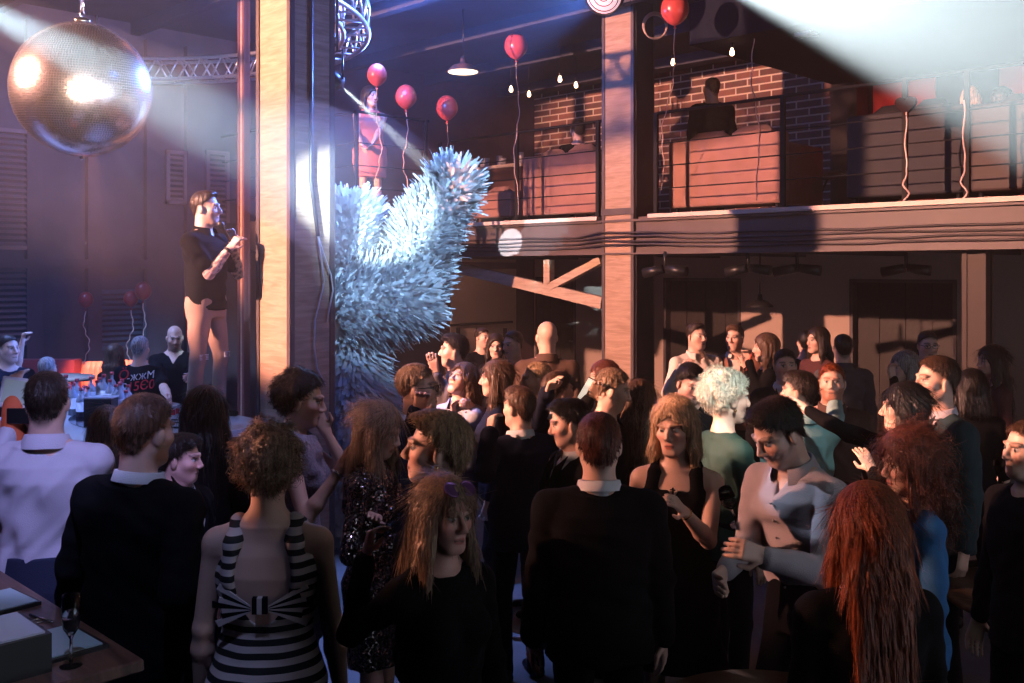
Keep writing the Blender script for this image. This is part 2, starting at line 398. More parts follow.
# ---------------------------------------------------------------- circular truss
def ring_truss():
    c = W(512, HZ, 10.0)+Vector((S*-4.6, S*-4.6, 0)); c = Vector((S*(-4.6-10), S*(-4.6+10), HC+2.6))
    root = thing('circular_truss', 'big ring shaped aluminium lighting truss behind the mirror ball', 'truss', c)
    Rm = 3.0; h = .13
    def ring(Rr, z, n=96): return [(Rr*math.cos(2*math.pi*k/n), Rr*math.sin(2*math.pi*k/n), z) for k in range(n+1)]
    for Rr, z in ((Rm-h, -h), (Rm+h, -h), (Rm-h, h), (Rm+h, h)):
        MB().tube(ring(Rr, z), .024, 8).obj('chord', M_alu, root)
    w = MB(); n = 60
    for k in range(n):
        a0 = 2*math.pi*k/n; a1 = 2*math.pi*(k+.5)/n; a2 = 2*math.pi*(k+1)/n
        P = lambda a, Rr, z: (Rr*math.cos(a), Rr*math.sin(a), z)
        for Rr in (Rm-h, Rm+h):
            w.tube([P(a0, Rr, -h), P(a1, Rr, h)], .012, 6); w.tube([P(a1, Rr, h), P(a2, Rr, -h)], .012, 6)
        w.tube([P(a0, Rm-h, -h), P(a0, Rm+h, -h)], .012, 6); w.tube([P(a1, Rm-h, h), P(a1, Rm+h, h)], .012, 6)
    w.obj('lattice', M_alu, root)
    for a in (62, 75, 150, 240, 330, 20):
        x, y = Rm*math.cos(R(a)), Rm*math.sin(R(a))
        MB().tube([(x, y, h), (x, y, ZC-c.z)], .012, 6).obj('hanging_rod', M_alu, root)
ring_truss()
# rods seen in front of the far ceiling
# ---------------------------------------------------------------- mirror ball
def mirror_ball():
    c = W(82, 90, 6.0); r = 66.5*6.0/F
    root = thing('mirror_ball', 'large mirror ball hanging at upper left, flaring with two highlights', 'mirror ball', c)
    m = MB(); n = 84
    vs = []; fs = []
    rr = random.Random(3)
    ts = math.pi*r/n
    for i in range(n):
        t0 = math.pi*i/n; t = math.pi*(i+.5)/n; cnt = max(4, int(2*math.pi*r*math.sin(t)/ts))
        for k in range(cnt):
            a = 2*math.pi*(k+.5)/cnt+i*.3
            nrm = Vector((math.sin(t)*math.cos(a), math.sin(t)*math.sin(a), math.cos(t)))
            e1 = Vector((-math.sin(a), math.cos(a), 0)); e2 = nrm.cross(e1)
            nj = (nrm+e1*rr.gauss(0, .012)+e2*rr.gauss(0, .012)).normalized(); u = e1-nj*e1.dot(nj); u.normalize(); w_ = nj.cross(u)
            hw = math.pi*r*math.sin(t)/cnt*.93; hh = ts/2*.93
            o = len(vs); cc = nrm*r
            vs += [cc-u*hw-w_*hh, cc+u*hw-w_*hh, cc+u*hw+w_*hh, cc-u*hw+w_*hh]; fs.append([o, o+1, o+2, o+3])
    m.add(vs, fs)
    m.obj('mirror_tiles', mat('mirror tile', (.93, .9, .95), .24, metal=1), root)
    prof = [(r*.985*math.sin(math.pi*i/32), -r*.985*math.cos(math.pi*i/32)) for i in range(33)]
    MB().lathe(prof, n=48).obj('core', mat('ball core', (.5, .42, .45), .35, metal=.7), root)
    MB().lathe([(.001, r-.01), (.05, r-.005), (.05, r+.02), (.02, r+.03), (.001, r+.03)], n=16).obj('cap', M_chrome, root)
    MB().lathe([(.001, -r-.02), (.015, -r-.015), (.015, -r+.01)], n=10).obj('bottom_stud', M_chrome, root)
    ch = MB(); z = r+.03; k = 0
    while z < 1.5:
        pts = []
        for i in range(13):
            a = 2*math.pi*i/12; x = .014*math.cos(a); zz = .028*math.sin(a)
            pts.append((x, 0, z+.02+zz) if k % 2 else (0, x, z+.02+zz))
        ch.tube(pts, .004, 6); z += .043; k += 1
    ch.tube([(0, 0, z-.02), (0, 0, ZC-c.z)], .006, 6)
    ch.obj('chain', M_chrome, root)
    root.rotation_euler = (R(3), R(4), .3)
    return c, r
BALL, BR = mirror_ball()
# ---------------------------------------------------------------- balloons
M_balloon = mat('red balloon rubber', (.72, .10, .10), .28, trans=.0, sss=.0, coat=.3, spec=.6)
M_ribbon = mat('curling ribbon', (.8, .55, .5), .35)
def balloon(px, py, Y, rpx, end, label, grp=None, m=None, curl=1):
    p = W(px, py, Y); r = rpx*Y/F
    root = thing('balloon', label, 'balloon', p, 0, grp)
    prof = []
    for i in range(25):
        t = math.pi*i/24; rr_ = r*math.sin(t); z = -r*1.18*math.cos(t)
        if t < 1.2: rr_ *= .72+.28*(t/1.2); 
        prof.append((max(rr_, .0005), z))
    MB().lathe(prof, n=28).obj('rubber', m or M_balloon, root)
    MB().lathe([(.003, -r*1.18+.004), (.012, -r*1.18-.02), (.018, -r*1.18-.032), (.001, -r*1.18-.03)], n=10).obj('knot', m or M_balloon, root)
    e = Vector(end)-p if end is not None else Vector((0, 0, -1))
    pts = []; n = 46; rs = random.Random(int(px*7)); ph = rs.random()*6
    for i in range(n+1):
        t = i/n; q = Vector((0, 0, -r*1.18-.02)).lerp(e, t); env = math.sin(math.pi*t)
        q += Vector((math.sin(t*9+ph)*.035+math.sin(t*40)*.01*curl, math.cos(t*7+ph)*.035+math.cos(t*40)*.01*curl, 0))*env
        pts.append(q)
    MB().tube(pts, .006, 5).obj('ribbon', M_ribbon, root)
    return root
balloon(516, 46, 13.4, 11.5, WY(518, 215, YE+.1), 'red balloon highest on the mezzanine, on the long straight ribbon left of the pillar')
balloon(377, 75, 11.6, 9.8, W(378, 212, 11.8), 'red balloon floating right over the head of the woman in pink')
balloon(406, 97, 12.4, 10.5, W(408, 215, 12.4), 'red balloon between the woman in pink and the feathered raised arm')
balloon(447, 108, 13.2, 10.8, WY(446, 222, YE+.15), 'red balloon right above the tip of the feathered arm')
balloon(675, 9, 10.9, 14, WY(661, 190, YE+.3), 'red balloon at the top edge of the picture, right beside the centre pillar')
balloon(754, -12, 11.5, 13, WY(757, 200, YE-.05), 'red balloon almost out of view above, ribbon falling across the big sofa')
balloon(566, 30, 14.0, 9, WY(569, 60, 11), 'dim red balloon mostly hidden behind the left edge of the centre pillar') if False else None
for px, py, r_, l in ((86, 300, 7, 'leftmost of the three dark red balloons above the booth'), (131, 299, 7, 'middle one of the three dark red balloons above the booth'), (143, 291, 8, 'rightmost and highest of the three dark red balloons above the booth')):
    balloon(px, py, 12.0, r_, W(px-1, 372, 12.0), l, 'balloons above the booth', mat('deep red balloon', (.30, .02, .03), .3))
# ribbons hanging on the right railing
for px, y0, lab in ((906, 112, 'pale curled ribbon hanging from the heart ornament on the right railing'), (964, 100, 'pale straight ribbon hanging between the two right sofas')):
    pts = []; rs = random.Random(px)
    for i in range(30):
        t = i/29; q = WY(px, y0+(203-y0)*t, YE-.02); k_ = .05*max(0, t-.6)*2.2*math.sin(t*30)+.01*math.sin(t*14); q.x += k_; pts.append(q)
    tag(recenter(MB().tube(pts, .009, 5).obj('ribbon', M_ribbon)), lab, 'ribbon')
hp = WY(906, 105, YE+.02); hb = MB()
hv = []
for i in range(28):
    t = 2*math.pi*i/28; hv.append((.0065*16*math.sin(t)**3, .0065*(13*math.cos(t)-5*math.cos(2*t)-2*math.cos(3*t)-math.cos(4*t))))
hb.prism(hv, -.025, .025)
o = hb.obj('heart_ornament', mat('shaded red foil', (.02, .006, .01), .6, spec=.1)); o.location = hp; tag(o, 'dark heart shaped ornament fixed to the railing before the red glow', 'ornament')  # shade put into the foil colour so the heart stays dark
# ---------------------------------------------------------------- sofas
M_sofa = mat('rose velvet', (.34, .17, .14), .8, noise=.12, nscale=5, bump=.15, bscale=14, sheen=.3)
M_sofaD = mat('shaded dark leather', (.022, .022, .03), .7, noise=.15, nscale=5, bump=.15, bscale=14)  # dark sofa, deepened further to paint in its lack of key light
def soft(mb, lv=2): return mb
def sofa(x0, x1, y0, y1, label, m, group=None, h=.97, cushions=2, seat=.45):
    root = thing('sofa', label, 'sofa', ((x0+x1)/2, (y0+y1)/2, ZD), 0, group)
    w = (x1-x0)/2; d = (y1-y0)/2
    def P(mb, n, mm=m):
        o = mb.obj(n, mm, root); bv = o.modifiers.new('b', 'BEVEL'); bv.width = .03; bv.segments = 3; bv.limit_method = 'ANGLE'
        return o
    P(MB().box(-w, w, -d, -d+.22, .13, h), 'backrest')
    P(MB().box(-w+.16, w-.16, -d+.22, d, .16, seat-.14), 'seat_base')
    P(MB().box(-w, -w+.16, -d+.2, d, .13, h-.12), 'armrest'); P(MB().box(w-.16, w, -d+.2, d, .13, h-.12), 'armrest')
    n = cushions; cw = (2*w-.34)/n
    for k in range(n):
        P(MB().box(-w+.17+k*cw+.01, -w+.17+(k+1)*cw-.01, -d+.22, d-.02, seat-.14, seat+.02, bev=.04), 'seat_cushion')
        c = MB(); a = -w+.2+k*cw+.01; b = a+cw-.08
        for i in range(9):
            for j in range(2): pass
        c.box(a, b, -d+.12, -d+.34, h-.28, h+.1+.02*(k % 2), bev=.08)
        o = P(c, 'back_cushion'); sb = o.modifiers.new('s', 'SUBSURF'); sb.levels = sb.render_levels = 2
    for sx in (-1, 1):
        for sy in (-1, 1): MB().tube([(sx*(w-.08), sy*(d-.08), 0), (sx*(w-.08), sy*(d-.08), .14)], [.018, .028], 8).obj('foot', M_black, root)
    return root
sofa(xw(668, 10.3), xw(780, 10.3), 10.3, 11.34, 'rose high backed sofa before the brick wall, below the man in black', M_sofa)
sofa(xw(522, 10.3), xw(597, 10.3), 10.3, 11.3, 'rose sofa left of the centre pillar where the seated man leans', M_sofa, h=.98)
sofa(xw(472, 10.3), xw(513, 10.3), 10.25, 11.2, 'low rose armchair beside the tip of the feathered arm', M_sofa, h=.5, cushions=1, seat=.4)
sofa(xw(846, 10.3), xw(964, 10.3), 10.3, 11.3, 'dark sofa in front of the red glowing wall', M_sofaD, h=1.03)
sofa(xw(970, 10.3), xw(1090, 10.3), 10.3, 11.3, 'dark sofa with the high back at the far right of the mezzanine', mat('shaded brown leather', (.05, .032, .032), .6, bump=.1), h=1.0)  # brown darkened too, for the unlit right end of the mezzanine
# low table at the end of the rose sofa with food on it
t = thing('coffee_table', 'small trestle table beside the big rose sofa against the brick wall', 'table', WY(838, 206, 11.6)); t.location.z = ZD
MB().box(-.3, .3, -.25, .25, .5, .54).obj('tabletop', M_tablewood, t)
for sx in (-1, 1):
    MB().tube([(sx*.25, -.2, 0), (sx*.25, .2, .5)], .015, 6).tube([(sx*.25, .2, 0), (sx*.25, -.2, .5)], .015, 6).obj('trestle', M_rail, t)
pl = MB().lathe([(.001, 0), (.08, 0), (.13, .025), (.128, .03), (.08, .008), (.001, .008)], n=24).obj('plate', M_white); pl.location = t.location+Vector((0, 0, .54)); tag(pl, 'pale plate on the small trestle table by the brick wall', 'plate')
# back counter with glasses, left part of the mezzanine
ct = thing('counter', 'wooden service counter with glasses behind the feathered arm', 'counter', W(492, 219, 15.9)); ct.location.z = ZD
MB().box(-.9, .9, -.25, .25, .93, .98).obj('worktop', M_trim, ct)
MB().box(-.85, .85, -.2, .2, 0, .93).box(-.87, .87, -.22, -.2, .1, .13).box(-.87, .87, -.22, -.2, .5, .53).obj('body', mat('counter brown', (.16, .07, .06), .6), ct)
M_glass = mat('clear glass', (.95, .97, 1), .04, trans=.85, spec=.8)
M_dimglass = mat('smoky glassware', (.8, .75, .75), .1, trans=.4, spec=.9)
gl0 = None
for i in range(9):
    loc = ct.location+Vector((-.8+.19*i, -.08+.1*(i % 2), .98))
    if gl0 is None:
        g = MB().lathe([(.001, 0), (.035, 0), (.042, .06), (.045, .12), (.042, .12), (.038, .06), (.03, .008), (.001, .008)], n=16).obj('tumbler', M_dimglass); gl0 = g
    else:
        g = gl0.copy(); C.objects.link(g)
    g.location = loc; s_ = 1+.5*((i*37) % 3)/2; g.scale = (1.1, 1.1, s_)
    tag(g, 'glass tumbler standing in a row on the mezzanine service counter', 'glass', 'glasses on the service counter')
# ---------------------------------------------------------------- bar island at left
XB0, XB1 = -8.7, -6.74
bar = thing('bar_counter', 'white topped bar island on which the tattooed man stands', 'bar', ((XB0+XB1)/2, 2.2, 0))
bar_l = bar.location
ZT = 1.1
part(MB().box(XB0, XB1, .2, 4.22, ZT-.05, ZT), 'countertop', M_white, bar)
part(MB().box(XB0+.12, XB1-.12, .3, 4.2, 0, ZT-.05), 'front_panels', mat('bar front', (.03, .028, .035), .4), bar)
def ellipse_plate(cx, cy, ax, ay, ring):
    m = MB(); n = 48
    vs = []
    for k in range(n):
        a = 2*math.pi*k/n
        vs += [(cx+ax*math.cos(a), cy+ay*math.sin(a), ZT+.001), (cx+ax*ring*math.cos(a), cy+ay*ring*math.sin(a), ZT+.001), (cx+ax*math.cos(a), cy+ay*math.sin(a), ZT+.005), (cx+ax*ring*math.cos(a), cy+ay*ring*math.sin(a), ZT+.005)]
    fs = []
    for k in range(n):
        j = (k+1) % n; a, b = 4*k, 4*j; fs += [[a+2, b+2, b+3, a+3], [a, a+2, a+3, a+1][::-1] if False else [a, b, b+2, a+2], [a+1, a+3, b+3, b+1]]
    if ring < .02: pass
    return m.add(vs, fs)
M_reflect = mat('black inlay', (.015, .015, .02), .12, coat=.6)  # dark ellipses painting the light pattern reflected in the bar top
part(ellipse_plate(-7.75, 3.55, .75, .5, .01), 'painted_reflection', M_reflect, bar)
part(ellipse_plate(-7.3, 2.2, .42, .55, .01), 'painted_reflection', M_reflect, bar)
part(ellipse_plate(-7.1, 1.0, .3, .45, .01), 'painted_reflection', M_reflect, bar)
def bottle_mb(h, r):
    return MB().lathe([(.001, 0), (r, 0), (r, h*.6), (r*.9, h*.68), (r*.35, h*.8), (r*.32, h*.96), (r*.38, h*.965), (r*.38, h), (.001, h)], n=16)
M_bot = mat('clear bottle glass', (.75, .8, .95), .08, trans=.35, spec=.9)
bot0 = None
bs = [(69, 411), (77, 409), (84, 412), (91, 408), (97, 407), (104, 407), (110, 408), (116, 409), (122, 410), (128, 411), (73, 415), (81, 417), (120, 417), (88, 416), (126, 416), (66, 404), (100, 402), (112, 402)]
for i, (px, py) in enumerate(bs):
    Y = (HC-ZT)*F/(py-HZ)
    p = W(px, py, Y); p.z = ZT
    if bot0 is None:
        b = thing('bottle', '', 'bottle'); bottle_mb(.24, .032).obj('glass_body', M_bot, b)
        MB().lathe([(.034*1.0, .05), (.0335, .05), (.0335, .13), (.033, .13)], n=16).obj('paper_label', mat('bottle label', (.7, .7, .75), .5), b)
        MB().lathe([(.013, .225), (.015, .225), (.015, .25), (.001, .25)], n=12).obj('cap', mat('bottle cap', (.5, .08, .1), .3, metal=.4), b); bot0 = b
    else: b = copy_tree(bot0)
    b.location = p; s_ = .85+.35*((i*53) % 7)/7; b.scale = (1.15, 1.15, s_)
    b['group'] = 'bottles on the bar'; b['label'] = 'clear bottle among the crowd of bottles standing on the bar island'
def onbar(px, py): 
    Y = (HC-ZT)*F/(py-HZ); p = W(px, py, Y); p.z = ZT; return p
nb = thing('napkin_box', 'black box with a pale rim amid the bottles on the bar', 'box', onbar(101, 419), R(45))
MB().box(-.11, .11, -.07, .07, 0, .17).obj('body', M_black, nb); MB().box(-.115, .115, -.075, .075, .17, .182).obj('rim', M_white, nb)
mc = thing('menu_card', 'white folded menu card with red print at the edge of the bar', 'menu', onbar(177, 432), R(40))
MB().box(-.045, .045, -.03, -.024, 0, .2).box(-.045, .045, .024, .03, 0, .2).box(-.045, .045, -.03, .03, .196, .2).obj('card', M_white, mc)
MB().box(-.03, -.0, -.032, -.031, .13, .17).box(.005, .03, -.032, -.031, .14, .18).obj('red_print', mat('red print', (.7, .03, .05), .5), mc)
MB().box(-.03, .02, -.032, -.031, .09, .1).box(-.03, .03, -.032, -.031, .07, .078).box(-.02, .03, -.032, -.031, .03, .045).obj('black_print', M_black, mc)
# booth sofa behind the bar
bo = thing('booth_sofa', 'curved channel tufted orange booth glowing under a lamp behind the bar', 'booth sofa', W(95, 400, 11.2))
bo.location.z = 0
Mbo = mat('orange booth', (.72, .22, .12), .5, sheen=.2)
bm_ = MB()
for k in range(15):
    a = -.9+k*.14; q = W(79+k*5.2, 400, 11.4+.5*abs(k-6)/7); q.z = 0
    bm_.tube([(q.x, q.y, .45), (q.x, q.y, 1.18-.05*abs(k-7)/7), (q.x-.02, q.y+.0, 1.26-.05*abs(k-7)/7)], [.07, .07, .03], 10)
part(bm_, 'channel_back', Mbo, bo)
q0 = W(79, 400, 11.3); q1 = W(152, 400, 11.3); q0.z = q1.z = .3
part(MB().beam(q0, q1, .6, .3), 'seat', Mbo, bo)
q0 = W(0, 400, 11.6); q1 = W(78, 400, 11.6); q0.z = q1.z = .95
b2 = thing('booth_sofa', 'dark red booth seat reaching the left edge behind the bar', 'booth sofa', (q0.x, q0.y, 0))
Mbd = mat('dark red booth', (.28, .05, .06), .5)
part(MB().beam(q0, q1, .2, .62), 'backrest', Mbd, b2)
q0.z = q1.z = .42; sh_ = Vector((.3, -.3, 0)); part(MB().beam(q0+sh_, q1+sh_, .6, .3), 'seat', Mbd, b2)
tb = thing('side_table', 'small pale topped table in front of the orange booth', 'table', W(55, 378, 10.2)); tb.location.z = 0; zt = HC-(377-HZ)*10.2/F
MB().lathe([(.001, zt-.03), (.38, zt-.03), (.38, zt), (.001, zt)], n=28).obj('tabletop', mat('pale top', (.8, .75, .6), .3), tb)
MB().tube([(0, 0, 0), (0, 0, zt-.03)], .04, 10).lathe([(.001, 0), (.22, 0), (.2, .03), (.001, .04)], n=20).obj('pedestal', M_black, tb)
# DJ desk surface
# ---------------------------------------------------------------- near tables
ZT1 = 1.05
cx, cy = W(145, 660, 3.2).x, W(145, 660, 3.2).y
bt = thing('bar_table', 'dark wooden high table at the lower left corner with glass and folders', 'table', (cx-.8, cy-.6, 0))
o = MB().box(-.8, .8, -.6, .6, ZT1-.04, ZT1).obj('tabletop', M_tablewood, bt); o.modifiers.new('b', 'BEVEL').width = .006
for sx in (-1, 1):
    for sy in (-1, 1): MB().box(sx*.72, sx*.66, sy*.52, sy*.46, 0, ZT1-.04).obj('leg', M_rail, bt)
MB().box(-.7, .7, -.5, -.47, ZT1-.12, ZT1-.04).box(-.7, .7, .47, .5, ZT1-.12, ZT1-.04).obj('apron', M_rail, bt)
def ont(px, py, z=ZT1):
    p = W(px, py, (HC-z)*F/(py-HZ)); p.z = z; return p
M_clearg = mat('champagne glass', (1, 1, 1), .02, trans=1, spec=.5)
g = thing('champagne_flute', 'half full stemmed champagne glass on the near left table', 'glass', ont(71, 666))
MB().lathe([(.001, 0), (.034, 0), (.034, .002), (.006, .006), (.0045, .03), (.0045, .085), (.012, .1), (.024, .12), (.029, .16), (.0275, .225), (.026, .225), (.0275, .16), (.0225, .122), (.008, .1025), (.001, .1)], n=32).obj('glass', M_clearg, g)
MB().lathe([(.001, .103), (.008, .1045), (.0215, .123), (.025, .147), (.001, .147)], n=24).obj('wine', mat('sparkling wine', (1, .9, .6), .02, trans=.95), g)
cb = thing('condiment_box', 'black box with a white top at the corner of the near left table', 'box', ont(2, 668), R(0))
o = MB().box(-.14, .14, -.1, .1, 0, .12).obj('body', M_black, cb); MB().box(-.125, .125, -.085, .085, .12, .126).obj('paper_top', M_white, cb)
fo = thing('menu_folder', 'open pale menu folder lying between black box and champagne glass', 'folder', ont(62, 646), R(2))
MB().box(-.16, .13, -.12, .1, 0, .012).obj('cover', M_black, fo); MB().box(-.145, .115, -.105, .085, .012, .016).obj('page', mat('pale page', (.45, .6, .6), .3), fo)
fo2 = thing('menu_folder', 'closed dark folder at the far left edge of the near table', 'folder', ont(2, 606), R(5))
MB().box(-.15, .1, -.1, .1, 0, .014).obj('cover', M_black, fo2); MB().box(-.14, .09, -.09, .09, .014, .017).obj('page', mat('pale page', (0, 0, 0)), fo2)
kp = thing('key_bunch', 'small bunch of metal keys and pens beyond the pale folder', 'keys', ont(38, 622))
MB().tube([(-.08, 0, .006), (.06, .03, .006)], .005, 6).obj('pen', M_chrome, kp); MB().tube([(-.02, -.04, .006), (.1, -.02, .008)], .006, 6).obj('pen', M_black, kp)
MB().lathe([(.018, .0), (.02, .003), (.018, .006), (.016, .003), (.018, 0)], n=16).obj('key_ring', M_chrome, kp)
def round_table(px, py, Y, rad, z, label):
    p = W(px, py, Y); t = thing('round_table', label, 'table', (p.x, p.y, 0))
    MB().lathe([(.001, z-.03), (rad-.01, z-.03), (rad, z-.02), (rad, z-.006), (rad-.008, z), (.001, z)], n=48).obj('tabletop', M_tablewood, t)
    MB().tube([(0, 0, .02), (0, 0, z-.03)], .035, 12).obj('column', M_rail, t)
    MB().lathe([(.001, 0), (.24, 0), (.23, .02), (.05, .04), (.001, .04)], n=28).obj('base', M_rail, t)
    return t
round_table(775, 700, 3.44, .435, .75, 'round dark wood table at the bottom edge before the man in pinkish shirt')
round_table(1060, 600, 4.72, .52, .75, 'round dark wood table at the right edge behind the red haired woman')
def napkins(px, py, Y, z, label, s=1, rz=.3):
    p = W(px, py, Y); p.z = z
    nk = thing('napkin_holder', label, 'napkins', p, rz); r_ = random.Random(int(px))
    MB().box(-.06*s, .06*s, -.035*s, .035*s, 0, .08*s, bev=.005).obj('holder', mat('beige holder', (.55, .42, .36), .5), nk)
    for k in range(5):
        y = -.024*s+k*.012*s; n = 7; m = MB(); pts = []
        for i in range(n): pts.append((-.055*s+.11*s*i/(n-1), .10*s+.05*s*(.5-abs(i/(n-1)-.5+.15*r_.uniform(-1, 1)))+r_.uniform(-.008, .008)*s))
        poly = [(-.05*s, .02*s)]+pts+[(.05*s, .02*s)]
        m.prism(poly[::-1], y, y+.003*s); m.obj('napkin', mat('paper napkin', (.78, .62, .56), .8), nk)
napkins(815, 690, 3.62, .75, 'folded paper napkins in a holder on the round table at the bottom edge', 1.15, R(-25))
napkins(1001, 560, 4.75, .75, 'pinkish napkin stack on the right round table near the standing people', .9, R(30))
nf = thing('water_glass', 'tall pale glass cut by the right edge, on the right round table', 'glass', W(1024, 590, 4.5)); nf.location.z = .75
MB().lathe([(.001, 0), (.03, 0), (.038, .2), (.036, .2), (.028, .008), (.001, .008)], n=20).obj('glass', M_dimglass, nf)
# ---------------------------------------------------------------- stage fixtures
def par(px, py, Y, target, label, r=.12, lens=(.6, .75, 1), es=0, L=.26):
    p = W(px, py, Y); root = thing('stage_light', label, 'stage light', p)
    d = (Vector(target)-p).normalized(); q = d.to_track_quat('-Z', 'Y'); M = q.to_matrix().to_4x4()
    MB().lathe([(.001, L), (r*.6, L), (r*.75, L*.9), (r, L*.4), (r, 0), (r*.93, 0), (r*.9, .03), (.001, .03)], n=24, M=M).obj('housing', M_black, root)
    MB().lathe([(.001, .028), (r*.9, .028), (r*.9, .02), (.001, .02)][::-1], n=24, M=M).obj('lens', mat('lens %s' % (lens,), lens, .1, emit=lens if es else None, estr=es), root)
    rg = MB()
    for k in range(3): rg.lathe([(r*(.25+.25*k), .018), (r*(.25+.25*k)+.006, .014), (r*(.25+.25*k)+.012, .018)], n=24, M=M)
    rg.obj('lens_rings', M_black, root)
    MB().tube([M @ Vector((r*1.05, 0, L*.3)), (r*1.1, 0, .25), (-r*1.1, 0, .25), M @ Vector((-r*1.05, 0, L*.3))], .01, 6).obj('yoke', M_black, root)
    MB().tube([(0, 0, .25), (0, 0, max(.3, ZC-p.z))], .012, 6).obj('hanging_rod', M_black, root)
    return p, d
BLUEP, BLUED = par(603, -4, 10.9, W(455, 120, 7.5), 'round blue stage light glaring at the very top of the centre pillar', .22, (1, .62, .72), 1.3)
SPOTP, SPOTD = par(337, 82, 8.2, WY(510, 243, YE), 'small black stage spot fixed high on the left pillar edge', .07, (.9, .95, 1), 12, .16)
# coil of cable beside the centre pillar
cp = W(655, 27, 11.5); cm = MB()
for k in range(3):
    pts = [(S*(.125+.008*k)*math.cos(a_)*1.0, S*(.125+.008*k)*math.cos(a_), (.14+.006*k)*math.sin(a_)+.01*k) for a_ in [2*math.pi*i/28 for i in range(29)]]
    cm.tube(pts, .008, 6)
o = cm.obj('cable_coil', mat('pale cable', (.5, .35, .3), .4)); o.location = cp; tag(o, 'pale coiled cable hanging on the right of the centre pillar', 'cable')
# white cords on the left pillar
pts1 = [W(px, py, 7.62-.0*(px)) for px, py in ((306, 180), (312, 205), (322, 232), (331, 250), (334, 270), (330, 300), (322, 330))]
def pill(px, py, off=.02):   # point on the +x face of the left pillar
    return WX(px, py, -6.66+off)
cords = [[(318, 236), (322, 262), (324, 282), (320, 300), (315, 320), (314, 345), (317, 368), (325, 384)], [(318, 236), (324, 255), (331, 275), (333, 290), (330, 305), (327, 322)]]
for pts, lab in zip(cords, ('long pale cord dangling down the blue side of the left pillar', 'short looping pale cord on the blue side of the left pillar')):
    tag(recenter(MB().tube([pill(*p) for p in pts], .007, 6).obj('cord', M_wire)), lab, 'cord')
tag(recenter(MB().tube([pill(311, -10), pill(311, 110), pill(311, 180), pill(318, 236)], .016, 8).obj('cable', M_cable)), 'thick black cable running down the blue side of the left pillar', 'cable')
